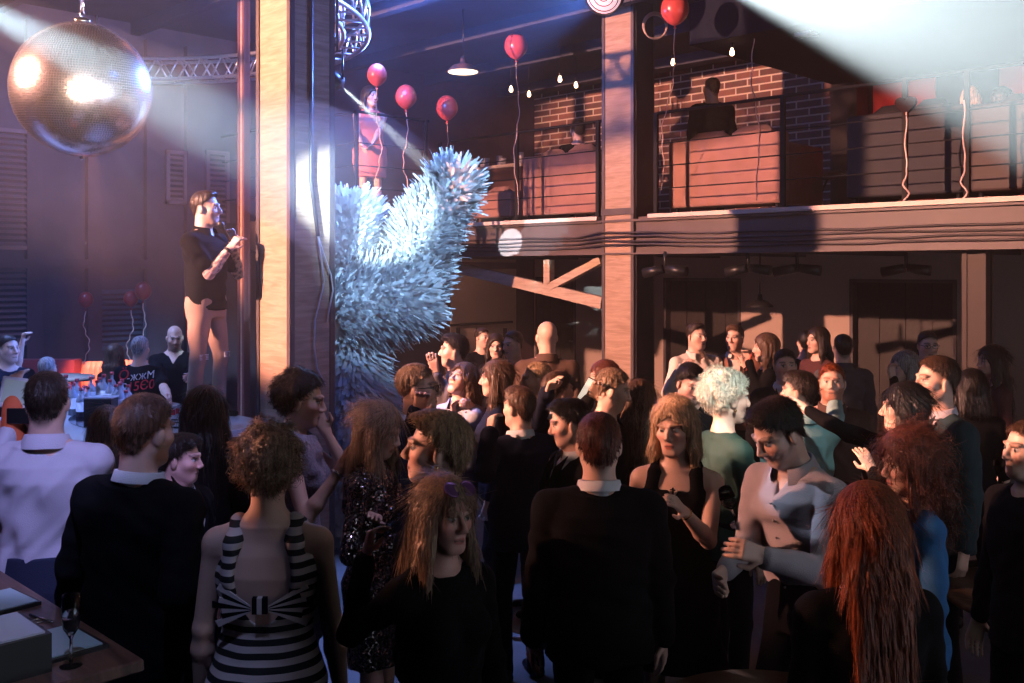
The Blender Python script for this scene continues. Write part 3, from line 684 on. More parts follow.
# ---------------------------------------------------------------- implicit surfaces
V3 = lambda *a: np.array(a, np.float32)
BIG = .25
def smin(a, b, k):
    if k <= 0: return np.minimum(a, b)
    h = np.maximum(k-np.abs(a-b), 0)/k
    return np.minimum(a, b)-h*h*k*.25
class Field:
    def __init__(s, h): s.h = h; s.ops = []
    def add(s, fn, lo, hi, k=.01, sub=False): s.ops.append((fn, np.array(lo, np.float32), np.array(hi, np.float32), k, sub)); return s
    def cap(s, a, b, ra, rb=None, k=.01, sub=False, flat=None):
        a = np.array(a, np.float32); b = np.array(b, np.float32); rb = ra if rb is None else rb; ba = b-a; L = max(float(ba@ba), 1e-9)
        def fn(P):
            q = P-a; t = np.clip((q@ba)/L, 0, 1); q = q-t[..., None]*ba
            if flat is not None:
                n, f = flat; c = q@n; q = q+(c*(f-1))[..., None]*n
            return np.sqrt((q*q).sum(-1))-(ra+t*(rb-ra))
        m = max(ra, rb); return s.add(fn, np.minimum(a, b)-m, np.maximum(a, b)+m, k, sub)
    def ell(s, c, r, M=None, k=.01, sub=False):
        c = np.array(c, np.float32); r = np.array(r, np.float32)
        def fn(P):
            q = P-c
            if M is not None: q = q@M          # world->local (M columns = local axes)
            q = q/r; n = np.sqrt((q*q).sum(-1)); g = q/r; gn = np.sqrt((g*g).sum(-1))+1e-6
            return n*(n-1)/gn
        m = float(r.max()) if M is not None else r
        return s.add(fn, c-m, c+m, k, sub)
    def mesh(s):
        h = s.h; adds = [o for o in s.ops if not o[4]]
        pad = 3*h; lo = np.min([o[1] for o in adds], 0)-pad-.01; hi = np.max([o[2] for o in adds], 0)+pad+.01
        n = np.ceil((hi-lo)/h).astype(int)+1
        D = np.full(n, BIG, np.float32)
        ax = [lo[i]+h*np.arange(n[i], dtype=np.float32) for i in range(3)]
        for fn, l, u, k, sub in s.ops:
            m = k+2.5*h
            i0 = np.maximum(((l-m-lo)/h).astype(int), 0); i1 = np.minimum(((u+m-lo)/h).astype(int)+2, n)
            if (i1 <= i0).any(): continue
            sl = tuple(slice(a, b) for a, b in zip(i0, i1))
            P = np.stack(np.meshgrid(*[ax[i][sl[i]] for i in range(3)], indexing='ij'), -1)
            d = fn(P)
            if sub: D[sl] = -smin(-D[sl], d, k)
            else: D[sl] = smin(D[sl], d, k)
        D[[0, -1]] = BIG; D[:, [0, -1]] = BIG; D[:, :, [0, -1]] = BIG
        ins = D < 0; u = ins.view(np.uint8)
        c = u[:-1]+u[1:]; c = c[:, :-1]+c[:, 1:]; c = c[:, :, :-1]+c[:, :, 1:]
        act = (c > 0) & (c < 8); ix = np.argwhere(act).astype(np.int32)
        if len(ix) == 0: return np.zeros((0, 3), np.float32), np.zeros((0, 4), np.int32)
        idm = np.full(act.shape, -1, np.int32); idm[act] = np.arange(len(ix), dtype=np.int32)
        off = np.array([[i, j, k] for i in (0, 1) for j in (0, 1) for k in (0, 1)])
        cv = np.stack([D[ix[:, 0]+o[0], ix[:, 1]+o[1], ix[:, 2]+o[2]] for o in off], 1)
        acc = np.zeros((len(ix), 3), np.float32); cnt = np.zeros(len(ix), np.float32)
        for a in range(8):
            for b in range(a+1, 8):
                if np.abs(off[a]-off[b]).sum() != 1: continue
                va, vb = cv[:, a], cv[:, b]; m = (va < 0) != (vb < 0)
                t = np.where(m, va/(va-vb+1e-12), 0)
                acc += np.where(m[:, None], off[a]+t[:, None]*(off[b]-off[a]), 0); cnt += m
        vs = (ix+acc/cnt[:, None])*h+lo
        F_ = []
        for d in range(3):
            e1, e2 = (d+1) % 3, (d+2) % 3
            s0 = [slice(None)]*3; s1 = [slice(None)]*3; s0[d] = slice(0, -1); s1[d] = slice(1, None)
            A = ins[tuple(s0)]; B = ins[tuple(s1)]
            e = np.argwhere(A != B); fl = A[tuple(e.T)]
            def cell(o1, o2):
                q = e.copy(); q[:, e1] += o1; q[:, e2] += o2; return idm[tuple(q.T)]
            q = np.stack([cell(-1, -1), cell(0, -1), cell(0, 0), cell(-1, 0)], 1)
            q[~fl] = q[~fl][:, ::-1]; F_.append(q)
        return vs.astype(np.float32), np.concatenate(F_).astype(np.int32)
def np_obj(name, vs, fs, m, parent=None, col=None, mats=None, mi=None):
    me = bpy.data.meshes.new(name); me.vertices.add(len(vs)); me.vertices.foreach_set('co', vs.astype(np.float32).ravel())
    me.loops.add(len(fs)*4); me.loops.foreach_set('vertex_index', fs.ravel())
    me.polygons.add(len(fs)); me.polygons.foreach_set('loop_start', np.arange(0, len(fs)*4, 4, dtype=np.int32))
    me.update(calc_edges=True); me.polygons.foreach_set('use_smooth', np.ones(len(fs), bool))
    me.materials.append(m)
    if col is not None:
        a = me.color_attributes.new('Col', 'FLOAT_COLOR', 'POINT'); c4 = np.ones((len(vs), 4), np.float32); c4[:, :3] = col; a.data.foreach_set('color', c4.ravel())
    o = bpy.data.objects.new(name, me); C.objects.link(o)
    if parent is not None: o.parent = parent
    return o
def rot(ax, deg):
    return np.array(Matrix.Rotation(R(deg), 3, ax), np.float32)
def fold(P, seed, sc=1):
    r = np.random.RandomState(seed); o = 0
    for i in range(4):
        d = r.normal(size=3); d[2] *= 1.3; d = d/np.linalg.norm(d)*(28+22*i)*sc; o = o+np.sin(P@d.astype(np.float32)+r.rand()*6+1.4*np.sin(P@(d[[1, 2, 0]]*.4).astype(np.float32)))/(1+.5*i)
    return o
# ---------------------------------------------------------------- people
SKIN = mat('skin', (.8, .5, .4), .45, attr='Col', sss=.0, bump=.05, bscale=180)
HAIRM = {}
def hair_mat(key, col, rough=.38):
    if key in HAIRM: return HAIRM[key]
    m = bpy.data.materials.new('hair '+key); m.use_nodes = True; nt = m.node_tree; L = nt.links.new; p = nt.nodes['Principled BSDF']
    p.inputs['Roughness'].default_value = rough; p.inputs['Specular IOR Level'].default_value = .35
    tc = nt.nodes.new('ShaderNodeTexCoord'); mp = nt.nodes.new('ShaderNodeMapping'); mp.inputs['Scale'].default_value = (1, 1, .09)
    L(tc.outputs['Object'], mp.inputs[0]); n = nt.nodes.new('ShaderNodeTexNoise'); n.inputs['Scale'].default_value = 110; n.inputs['Detail'].default_value = 3; n.inputs['Distortion'].default_value = .6
    L(mp.outputs[0], n.inputs['Vector'])
    cr = nt.nodes.new('ShaderNodeValToRGB'); cr.color_ramp.elements[0].position = .36; cr.color_ramp.elements[1].position = .66
    cr.color_ramp.elements[0].color = (*[c*.45 for c in col], 1); cr.color_ramp.elements[1].color = (*[min(1, c*1.45) for c in col], 1)
    L(n.outputs['Fac'], cr.inputs[0]); L(cr.outputs[0], p.inputs['Base Color'])
    b = nt.nodes.new('ShaderNodeBump'); b.inputs['Strength'].default_value = .9; b.inputs['Distance'].default_value = .006
    L(n.outputs['Fac'], b.inputs['Height']); L(b.outputs[0], p.inputs['Normal']); HAIRM[key] = m; return m
HC_ = {'black': (.012, .010, .010), 'dark': (.03, .02, .016), 'brown': (.10, .055, .035), 'light': (.30, .19, .12), 'blonde': (.50, .32, .19), 'red': (.30, .07, .025), 'white': (.75, .68, .55), 'grey': (.3, .28, .28), 'auburn': (.16, .05, .03)}
FAB = {}
def fab(key, col, rough=.8, **k):
    if key not in FAB: FAB[key] = mat('cloth '+key, col, rough, bump=.25, bscale=230, spec=.12 if max(col) < .05 else .3, **k)
    return FAB[key]
def loft(rows, Mi, c0):
    "rows: (z, halfwidth, halfdepth, cy). SDF of an elliptical loft, in a frame with rotation Mi about c0"
    Rr = np.array(rows, np.float32); zs = Rr[:, 0]
    def fn(P):
        q = (P-c0)@Mi+c0
        z = np.clip(q[..., 2], zs[0], zs[-1]); w = np.interp(z, zs, Rr[:, 1]); d = np.interp(z, zs, Rr[:, 2]); cy_ = np.interp(z, zs, Rr[:, 3])
        x = q[..., 0]; y = q[..., 1]-cy_
        k = np.sqrt((x/w)**2+(y/d)**2); f = (k-1)*np.minimum(w, d)*(1-.35*(np.abs(x)/w > 2))
        g = np.maximum(zs[0]-q[..., 2], q[..., 2]-zs[-1])
        return np.maximum(f, g).astype(np.float32)
    m = float(max(Rr[:, 1].max(), Rr[:, 2].max()))+.02
    cs = np.array([[x, y, z] for x in (-m, m) for y in (-m*.75-.02, m*.75+.02) for z in (zs[0], zs[-1])], np.float32)
    cs = (cs-c0)@Mi.T+c0
    return fn, cs.min(0), cs.max(0)
def ik(S_, T, L1, L2, pole):
    d = T-S_; n = np.linalg.norm(d); mx = (L1+L2)*.995
    if n > mx: T = S_+d/n*mx; d = T-S_; n = mx
    n = max(n, .08); u = d/n; a = (L1*L1-L2*L2+n*n)/(2*n); hh = math.sqrt(max(L1*L1-a*a, 0)); p = pole-u*(pole@u); p = p/(np.linalg.norm(p)+1e-6)
    return S_+u*a+p*hh, T
def ang(a): # picture-facing angle -> world z rotation; 0 camera, 90 picture right, 180 away
    a = R(a); f = np.array([-S, S]); r = np.array([S, S]); d = -math.cos(a)*f+math.sin(a)*r; return math.degrees(math.atan2(d[1], d[0]))-90
NP = [0]
def person(px, py, Y, face, label, look=None, tilt=0, roll=0, lean=0, side=0, sex='m', H=None, base=0, hair='short', hc='dark', outfit='suit', c1='black', c2=None, c3='trouser',
           L=None, Rr=None, curlL=.35, curlR=.35, bald=False, beard=False, glasses=False, skin=(.80, .50, .39), h=None, fat=1, group=None, legs='stand', name='person', hl=.45, hs=1.0, sleeve='long', extras=None, tie=None, tattoo=False, category='person', coff=0):
    NP[0] += 1; seed = NP[0]
    fem = sex == 'f'
    h = h or min(.0095, max(.005, .0013*Y))
    fz = ang(face); look = face if look is None else look; hy = (ang(look)-fz+180) % 360-180
    c0 = V3(0, 0, .95); U = rot('X', -lean)@rot('Y', side)         # upper-body rotation (local->person)
    up = lambda p: (U@(np.array(p, np.float32)-c0))+c0
    twist = np.clip(hy, -60, 60)
    HM = U@rot('Z', hy)@rot('X', -tilt)@rot('Y', roll)
    nk = up((0, -.01, 1.50)); HCn = nk+U@V3(0, .0, .03)+HM@V3(0, .01, .105*hs)
    sw = .158 if fem else .185; sw *= (1+(fat-1)*.4)
    crown = HCn+HM@V3(0, -.01, .118*hs)
    crown = np.array([crown[0], crown[1], HCn[2]+.120*hs])
    wc = W(px, py, Y); s = (wc.z-base)/(crown[2]+(.01 if not bald else 0)); 
    if H: s = H/1.75
    Rz = rot('Z', fz); root3 = np.array(wc, np.float32)-s*(Rz@crown); root3[2] = base if H is None else root3[2]
    root = thing(name, label, category, [float(t) for t in root3], 0, group); root.rotation_euler = (0, 0, R(fz))
    hh = h/s
    def loc(t):   # ('px',x,y,dY)
        if t is None: return None
        if t[0] == 'px':
            w_ = np.array(W(t[1], t[2], Y+t[3]), np.float32); return Rz.T@(w_-root3)/s
        return np.array(up(t), np.float32)
    def out(F_, nm, m, colfn=None, par=root):
        vs, fs = F_.mesh()
        if len(vs) == 0: return None
        col = colfn(vs) if colfn else None
        return np_obj(nm, vs*s, fs, m, par, col)
    # ---- joints
    J = {}
    for sd, t in (('L', L), ('R', Rr)):
        sx = -1 if sd == 'L' else 1
        sh = up((sx*sw, -.01, 1.385)); T = loc(t)
        if T is None: T = up((sx*(sw+.075), .05, .80)) if lean < 15 else sh+V3(sx*.05, .02, -.55)
        pole = U@V3(sx*.35, -.45, -1.0)
        e, w_ = ik(sh, T, .29, .255, pole); J[sd] = (sh, e, w_)
    # ---- body
    B = Field(hh)
    q = lambda x, y, z: HCn+HM@(V3(x, y, z)*hs)
    MM = HM.astype(np.float32)
    jw = .9 if fem else 1
    B.ell(q(0, -.018, .032), np.array((.074, .094, .085))*hs, MM, .01)
    B.ell(q(0, .030, -.035), np.array((.060*jw, .060, .082))*hs, MM, .03)
    B.cap(q(-.012, .064, -.098), q(.012, .064, -.098), .017*jw*hs, k=.03)
    for sx in (-1, 1):
        B.cap(q(sx*.053*jw, .0, -.055), q(sx*.02, .055, -.092), .016*hs, .014*hs, .035)
        B.ell(q(sx*.042, .052, -.022), np.array((.022, .024, .018))*hs, MM, .03)
        B.ell(q(sx*.031, .0985, .006), np.array((.021, .020, .013))*hs, MM, .014, True)
        B.cap(q(sx*.012, .088, .026), q(sx*.046, .074, .026), .0085*hs, .007*hs, .012)
        B.ell(q(sx*.031, .072, .005), np.array((.0135, .0145, .0105))*hs, MM, .003)
        B.ell(q(sx*.078, -.008, -.012), np.array((.010, .020, .031))*hs, MM@rot('Z', sx*-22), .008)
        B.ell(q(sx*.013, .098, -.034), np.array((.009, .011, .008))*hs, MM, .008)
    B.cap(q(0, .086, .014), q(0, .108, -.026), .007*hs, .0105*hs, .012)
    B.cap(q(-.016, .084, -.0615), q(.016, .084, -.0615), .0055*hs, k=.008); B.cap(q(-.012, .0835, -.0725), q(.012, .0835, -.0725), .0062*hs, k=.008)
    B.cap(q(-.02, .0985, -.067), q(.02, .0985, -.067), .0035*hs, k=.004, sub=True)
    nr = (.050 if fem else .060)*(1+(fat-1)*.5)
    B.cap(q(0, -.022, -.05), up((0, -.02, 1.44)), nr*.95, nr*1.1, .03)
    [B.cap(up((0, -.025, 1.475)), up((sx_*sw*.85, -.02, 1.405)), .045, .036, k=.03) for sx_ in (-1, 1)]
    if fem:
        rows = [(.86, .165, .115, -.01), (.93, .170, .122, -.012), (1.02, .138, .098, 0), (1.10, .122, .088, 0), (1.2, .135, .096, 0), (1.29, .150, .104, 0), (1.36, .145, .088, -.008), (1.44, .08, .055, -.015)]
    else:
        rows = [(.86, .158, .112, 0), (.95, .160, .112, 0), (1.06, .150, .105, .0), (1.2, .162, .112, 0), (1.32, .178, .120, -.005), (1.38, .168, .105, -.01), (1.45, .09, .06, -.015)]
    fw = fat if not fem else 1+(fat-1)*.9
    rows = [(z, w_*fw, d*fw, c_) for z, w_, d, c_ in rows]
    grow = lambda g, z0=None, z1=None: [(z, w_+g, d+g, c_) for z, w_, d, c_ in rows if (z0 is None or z >= z0) and (z1 is None or z <= z1)]
    bare = outfit in ('dress', 'gown', 'sheath')
    B.add(*loft(grow(-.006), U, c0), k=.03)
    def bust(Fd, g):
        if fem:
            for sx in (-1, 1): Fd.ell(up((sx*.068, .075, 1.265)), (.062+g, .055+g, .062+g), U, .03)
    bust(B, -.004)
    for sd in 'LR':
        sx = -1 if sd == 'L' else 1; sh, e, w_ = J[sd]; a = .84 if fem else 1; a *= (1+(fat-1)*.5)
        B.cap(up((sx*(sw-.06), -.015, 1.385)), sh, .05*a, .050*a, .04)
        B.cap(sh, e, .050*a, .038*a, .02); B.cap(e, e*.7+w_*.3, .038*a, .041*a, .015); B.cap(e*.7+w_*.3, w_, .041*a, .026*a, .015)
        # hand
        f = (w_-e)/np.linalg.norm(w_-e); c_ = curlL if sd == 'L' else curlR
        pn = U@V3(-sx*.85, .25, 0); pn = pn-f*(pn@f); pn = pn/(np.linalg.norm(pn)+1e-6); lat = np.cross(pn, f)*(1 if sd == 'R' else -1)
        if lat@(U@V3(0, 1, .0)) < 0 and False: lat = -lat
        hsz = .93 if fem else 1.05
        for o_ in (-.026, -.009, .009, .026):
            B.cap(w_+lat*o_*.6*hsz, w_+(f*.085+lat*o_)*hsz, .0135*hsz, .0115*hsz, .012)
        for i, (o_, ln) in enumerate(((.028, .066), (.0095, .075), (-.0095, .070), (-.028, .055))):
            p0 = w_+(f*.085+lat*o_)*hsz; dr = f.copy(); spread = lat*o_*(1-c_)*3
            dr = dr+spread; dr /= np.linalg.norm(dr); rr_ = .0088*hsz
            for j, (fr, bd) in enumerate(((.42, 48), (.32, 62), (.26, 40))):
                th = R(bd*c_*(1+.12*i)); dr = dr*math.cos(th)+pn*math.sin(th); dr /= np.linalg.norm(dr)
                p1 = p0+dr*ln*fr*hsz; B.cap(p0, p1, max(rr_-.0006*j, hh*.95), max(rr_-.0006*(j+1), hh*.95), .003); p0 = p1
                # keep the bend plane
                pn_ = pn-dr*(pn@dr); 
        p0 = w_+(f*.022+lat*.022)*hsz; td = (f*.55+lat*.75+pn*(.25+.5*c_)); td /= np.linalg.norm(td); p1 = p0+td*.042*hsz
        B.cap(p0, p1, .014*hsz, .0105*hsz, .008); td2 = (f*.9+lat*(.3-.5*c_)+pn*.5*c_); td2 /= np.linalg.norm(td2); B.cap(p1, p1+td2*.034*hsz, .0105*hsz, max(.008*hsz, hh*.9), .003)
    # legs
    kn = {}
    for sx in (-1, 1):
        hp_ = V3(sx*.088, 0, .92)
        if legs == 'sit': k_ = V3(sx*.12, .42, .95); an = V3(sx*.12, .44, .55)
        elif legs == 'walk': k_ = V3(sx*.10, .16 if sx > 0 else -.02, .50); an = V3(sx*.10, .22 if sx > 0 else -.20, .09)
        elif legs == 'wide': k_ = V3(sx*.15, .03, .49); an = V3(sx*.18, -.01, .085)
        else: k_ = V3(sx*.10, .025, .49); an = V3(sx*.105, -.01, .085)
        kn[sx] = (hp_, k_, an)
        if bare:
            B.cap(hp_, k_, .068, .050, .03); B.cap(k_, k_*.65+an*.35, .05, .053, .02); B.cap(k_*.65+an*.35, an, .053, .033, .02)
            B.cap(an+V3(0, -.01, -.03), an+V3(0, .13, -.055), .03, .024, .02)
    if H and base == 0 and legs == 'sit': pass
    sk = np.array(skin, np.float32)
    hcol = np.array(HC_[hc], np.float32)
    def colfn(vs):
        p = (vs-HCn)@MM/hs; x, y, z = p[:, 0], p[:, 1], p[:, 2]; n = len(vs); c = np.tile(sk, (n, 1))
        red = np.exp(-((np.abs(x)-.04)**2+(z+.03)**2)/.0006)*(y > .03)*(np.abs(z) < .13); c = c*(1-red[:, None]*np.array([0, .2, .2]))
        lips = (y > .078) & ((x/(.023 if fem else .021))**2+((z+.067)/(.0115 if fem else .008))**2 < 1); c[lips] = sk*(np.array([.80, .40, .42]) if fem else np.array([.86, .62, .62]))
        mo = (y > .07) & (np.abs(x) < .021) & (np.abs(z+.067) < .003); c[mo] = sk*.2
        br = (y > .05) & (np.abs(x) > .011) & (np.abs(x) < .052) & (np.abs(z-.0285-(.010-np.abs(np.abs(x)-.03))*.25) < .0055); c[br] = hcol*.45+sk*.35
        ey = (((np.abs(x)-.031)/.0155)**2+((z-.005)/.0075)**2 < 1) & (y > .06); c[ey] = (.6, .55, .53)
        ir = (((np.abs(x)-.031)/.007)**2+((z-.005)/.0075)**2 < 1) & (y > .06); c[ir] = (.03, .02, .02)
        lid = (((np.abs(x)-.031)/.018)**2+((z-.0125)/.003)**2 < 1) & (y > .06); c[lid] = hcol*.3+sk*.12
        if bald or hair == 'buzz':
            a = (z > .02+(y > .04)*.045) & (y < .08) & (np.abs(z) < .2) | ((z > -.05) & (y < -.02) & (z < .2)); c[a] = c[a]*(.9 if bald else .62)+hcol*(.05 if bald else .3)
        if not fem and not bald and hair != 'buzz':
            zl = np.where(y > .0, .016+y*1.05, np.where(y > -.03, .016, .016+(y+.03)*1.7)); zl = np.maximum(zl, -.075); al = np.clip((z-zl+.034)/.03, 0, 1)*.8*(np.abs(x) < .0835)*(z < .2)*(y < .082)*np.clip((.06-y)/.03+(z > .06), 0, 1); c = c*(1-al[:, None])+(hcol*.9+sk*.03)*al[:, None]
        if beard:
            a = (y > .0) & (z < -.035) & (z > -.14) & (np.abs(x) < .085) & ~lips & ~((z > -.05) & (np.abs(x) < .045) & (z < -.03)); c[a] = c[a]*.35+hcol*.6
        elif not fem:
            a = (y > .0) & (z < -.04) & (z > -.14) & ~lips; c[a] *= np.array([.88, .86, .87])
        if tattoo:
            for sd in 'LR':
                sh, e, w_ = J[sd]; m_ = (np.linalg.norm(vs-e, axis=1) < .24) & (np.linalg.norm(vs-HCn, axis=1) > .2)
                t_ = np.sin(vs@V3(90, 40, 60)+3*np.sin(vs@V3(30, 80, -50)))+np.sin(vs@V3(-70, 60, 40)+2*np.sin(vs@V3(60, -30, 70))); c[m_ & (t_ > .2)] *= np.array([.35, .35, .42])
        return c
    out(B, 'body', SKIN, colfn)
    # ---- hair
    if not bald and hair != 'none':
        Hf = Field(min(hh, .0045)/1.0 if Y < 5.3 else hh*.9); hm = hair_mat(hc, HC_[hc]); rs = np.random.RandomState(seed)
        def strand(fn, A, fr=38, zf=8):
            def g(P):
                p = (P-HCn)@MM; a = np.arctan2(p[..., 0], p[..., 1]+.02); w_ = np.clip((.115-p[..., 2])/.06, 0, 1); return fn(P)+.0022*np.sin(P[..., 0]*210+P[..., 2]*60+seed)*np.sin(P[..., 1]*230-P[..., 2]*50)*w_+A*w_*(.55*np.sin(a*fr*1.6+np.sin(p[..., 2]*zf*3+a*5)*1.5)+.7*np.sin(a*fr*.43+np.sin(p[..., 2]*zf*2+seed)*2))
            return g
        def hell(c_, r_, k=.01, A=.002, sub=False, M2=None):
            T_ = Field(hh); T_.ell(q(*c_), np.array(r_)*hs, MM if M2 is None else M2, k, sub); fn, l, u, k, sb = T_.ops[0]; Hf.add(strand(fn, A) if A else fn, l-A*2, u+A*2, k, sb)
        def hcap(a, b, ra, rb, k=.02, A=.003, world=False):
            T_ = Field(hh); T_.cap(q(*a) if not world else a, q(*b) if not world else b, ra, rb, k); fn, l, u, k, sb = T_.ops[0]; Hf.add(strand(fn, A), l-A*2, u+A*2, k, sb)
        fz0 = dict(short=.0, crop=0, buzz=0, quiff=0).get(hair, 0)
        t_ = {'buzz': .004, 'crop': .008, 'short': .014, 'quiff': .014, 'bob': .024, 'long': .02, 'curly': .035, 'updo': .017, 'pixie': .015, 'wavy': .026}[hair]
        if hair in ('short', 'quiff', 'crop'):
            hell((0, -.018, .032), (.0775, .098, .0875), A=.0014); hell((0, -.044, -.028), (.062, .046, .052), .012, .0006); hell((0, -.010, .062), (.066+t_*.5, .084+t_*.55, .052+t_), .015, .003)
        else: hell((0, -.020, .036), (.074+t_, .094+t_, .085+t_), A=.0015 if hair == 'buzz' else .003)
        if hair == 'quiff' or hair == 'short': hell((.006, .036, .098), (.054, .044, .024), .03, .004)
        if hair == 'pixie': hell((.0, .03, .090), (.068, .070, .036), .03, .005); hell((0, -.05, -.02), (.07, .06, .06), .03, .004)
        # cut away the face and the nape
        fh = .086 if not fem else .080
        Hf.ell(q(0, .120, -.055), np.array((.086, .098, .055+fh))*hs, MM, .008, True)
        if hair in ('buzz', 'crop', 'short', 'quiff', 'pixie', 'updo'):
            nz = -.085 if hair in ('pixie', 'updo') else -.07
            def cutfn(P):
                p = (P-HCn)@MM/hs; zl = np.where(p[..., 1] > 0, .016+p[..., 1]*1.05, np.where(p[..., 1] > -.03, .016, .016+(p[..., 1]+.03)*1.7)); zl = np.maximum(zl, nz); return (p[..., 2]-zl)*.8
            Hf.add(cutfn, HCn-.2, HCn+.2, .006, True)
        sxs = (-1, 1)
        if hair in ('long', 'bob', 'wavy', 'curly'):
            ln = {'bob': .19, 'curly': .26}.get(hair, hl); wv = {'wavy': .004, 'curly': .008}.get(hair, .0022)
            # down the back: follows gravity rather than the head tilt
            Zd = V3(0, 0, -1); bk = HM@V3(0, -1, 0); bk[2] = 0; bk /= np.linalg.norm(bk)+1e-6; rt = HM@V3(1, 0, 0); rt[2] = 0; rt /= np.linalg.norm(rt)+1e-6
            c_ = q(0, -.045, .0); bodyback = .055
            for o_, l_ in ((-.062, .93), (-.036, 1.0), (-.012, .96), (.012, 1.02), (.036, .97), (.062, .92)):
                a = c_+rt*o_*hs; m1 = c_+rt*o_*1.15+bk*.045+Zd*.13; b = c_+rt*o_*1.3+bk*(bodyback+.03)+Zd*ln*l_
                hcap(a, m1, .045, .036, .03, wv, True)
                if ln > .2: hcap(m1, b, .034, .012, .025, wv, True)
            for sx in sxs:
                a = q(sx*.074, .0, .02); m1 = a+rt*sx*.018+Zd*.12; b = a+rt*sx*.02+Zd*min(ln, .33)-bk*(.03 if ln > .2 else 0)
                hcap(a, m1, .026, .028, .025, wv, True); hcap(m1, b, .028, .014 if ln > .2 else .02, .02, wv, True)
                if hair != 'bob' and fem and ln > .25:
                    hcap(q(sx*.066, .02, .02), a-bk*.03+rt*sx*.02+Zd*.16, .018, .02, .02, wv, True)
        if hair == 'curly' or hair == 'updo':
            n = 60 if hair == 'curly' else 80
            if hair == 'updo': hell((0, -.095, .03), (.055, .045, .06), .02, .005)
            for i in range(n):
                d = rs.normal(size=3); d[2] = abs(d[2])*.9-.35 if hair == 'curly' else d[2]; d /= np.linalg.norm(d)
                if d[1] > .45: continue
                if .0 < d[1] and d[2] < .35: continue
                cc = np.array((0, -.022, .035))+d*np.array((.088, .105, .095))*(1.08 if hair == 'curly' else .98)
                if hair == 'updo' and d[1] > -.1: continue
                hell(tuple(cc), (.022, .022, .022) if hair == 'curly' else (.024, .02, .022), .012, .003)
        vs, fs = Hf.mesh()
        if len(vs):
            if Y < 8.0:
                tri = vs[fs]; fn_ = np.cross(tri[:, 2]-tri[:, 0], tri[:, 3]-tri[:, 1]); ar = np.linalg.norm(fn_, axis=1); fn_ /= ar[:, None]+1e-9
                ok_ = ~((((tri.mean(1)-HCn)@MM)[:, 1] > (-.02 if hair == 'curly' else .005)) & (((tri.mean(1)-HCn)@MM)[:, 2] < .06) & (np.abs(((tri.mean(1)-HCn)@MM)[:, 0]) < (.11 if hair == 'curly' else .085))); ar = ar*ok_; n_s = int(4200 if Y < 5.4 else 1600); pk = rs.choice(len(fs), n_s, p=ar/ar.sum()); p0 = tri[pk].mean(1)+rs.normal(size=(n_s, 3))*.001; nn = fn_[pk]
                loc_ = (p0-HCn)@MM
                if hair in ('long', 'bob', 'wavy', 'curly'):
                    t = np.tile([0, 0, -1.], (n_s, 1)); top = loc_[:, 2] > .06; rad_ = p0-(HCn+HM@V3(0, .03, .13)); t[top] = rad_[top]; ln_ = (.05 if hair == 'bob' else .11)
                else:
                    rad_ = p0-(HCn+HM@V3(0, -.04, .12)); t = rad_.copy(); fr_ = loc_[:, 1] > .0; t[fr_] += HM@V3(0, .08, .0); ln_ = .022 if hair in ('crop', 'buzz') else .032
                t = t-nn*(t*nn).sum(1)[:, None]; t /= np.linalg.norm(t, axis=1)[:, None]+1e-6
                jt = .6 if hair in ('curly', 'updo') else (.25 if hair == 'wavy' else .045 if hair in ('long', 'bob') else .3); t = t+rs.normal(size=t.shape)*jt; t -= nn*(t*nn).sum(1)[:, None]; t /= np.linalg.norm(t, axis=1)[:, None]+1e-6
                sd_ = np.cross(t, nn); L__ = ln_*rs.uniform(.6, 1.3, (n_s, 1)); wd = (.0011 if Y < 5.4 else .0016); V_ = []
                cv = rs.normal(size=(n_s, 1))*(.5 if hair in ('curly', 'updo') else .12)
                for tt, ww, lift in ((0, 1, -.0008), (.35, 1, .0016), (.7, .8, .0026), (1, .2, .0030)):
                    c_ = p0+t*L__*tt+nn*lift*(1.8 if hair in ('curly', 'updo') else .6 if hair == 'long' else 1)+sd_*L__*cv*(.4 if hair == 'long' else 1)*math.sin(tt*3.1); V_ += [c_-sd_*wd*ww, c_+sd_*wd*ww]
                V_ = np.stack(V_, 1).reshape(-1, 3).astype(np.float32); b_ = len(vs)+8*np.arange(n_s)[:, None]
                Q_ = np.concatenate([b_+np.array([[2*j, 2*j+1, 2*j+3, 2*j+2]]) for j in range(3)]).astype(np.int32)
                vs = np.concatenate([vs, V_]); fs = np.concatenate([fs, Q_])
            np_obj('hair', vs*s, fs, hm, root)
    # ---- clothing
    def sleeves(Fd, g, full, frac=1.0, a0=1, cuff=.0):
        for sd in 'LR':
            sx = -1 if sd == 'L' else 1; sh, e, w_ = J[sd]; a = (.84 if fem else 1)*(1+(fat-1)*.5)
            fo_ = lambda fn, A, sdd: (lambda P: fn(P)+A*fold(P, sdd))
            def cp(p0, p1, r0, r1, k, A=.0038):
                T_ = Field(hh); T_.cap(p0, p1, r0, r1, k); fn, l, u, k, sb = T_.ops[0]; Fd.add(fo_(fn, A, seed*3+1), l-.006, u+.006, k, False)
            cp(up((0, -.025, 1.465)), up((sx*sw*.85, -.02, 1.40)), .045+g, .036+g, .03, .001); cp(up((sx*(sw-.07), -.015, 1.38)), sh, .052*a+g, .054*a+g, .05, .001)
            if full == 'long':
                cp(sh, e, .056*a+g, .047*a+g, .02); ww = e+(w_-e)*.93; cp(e, ww, .049*a+g, .036*a+g, .015)
            elif full == 'rolled':
                cp(sh, e, .056*a+g, .047*a+g, .02); cp(e, e+(w_-e)*.35, .048*a+g, .046*a+g, .015)
            else:
                cp(sh, sh+(e-sh)*.72, .058*a+g, .056*a+g, .02)
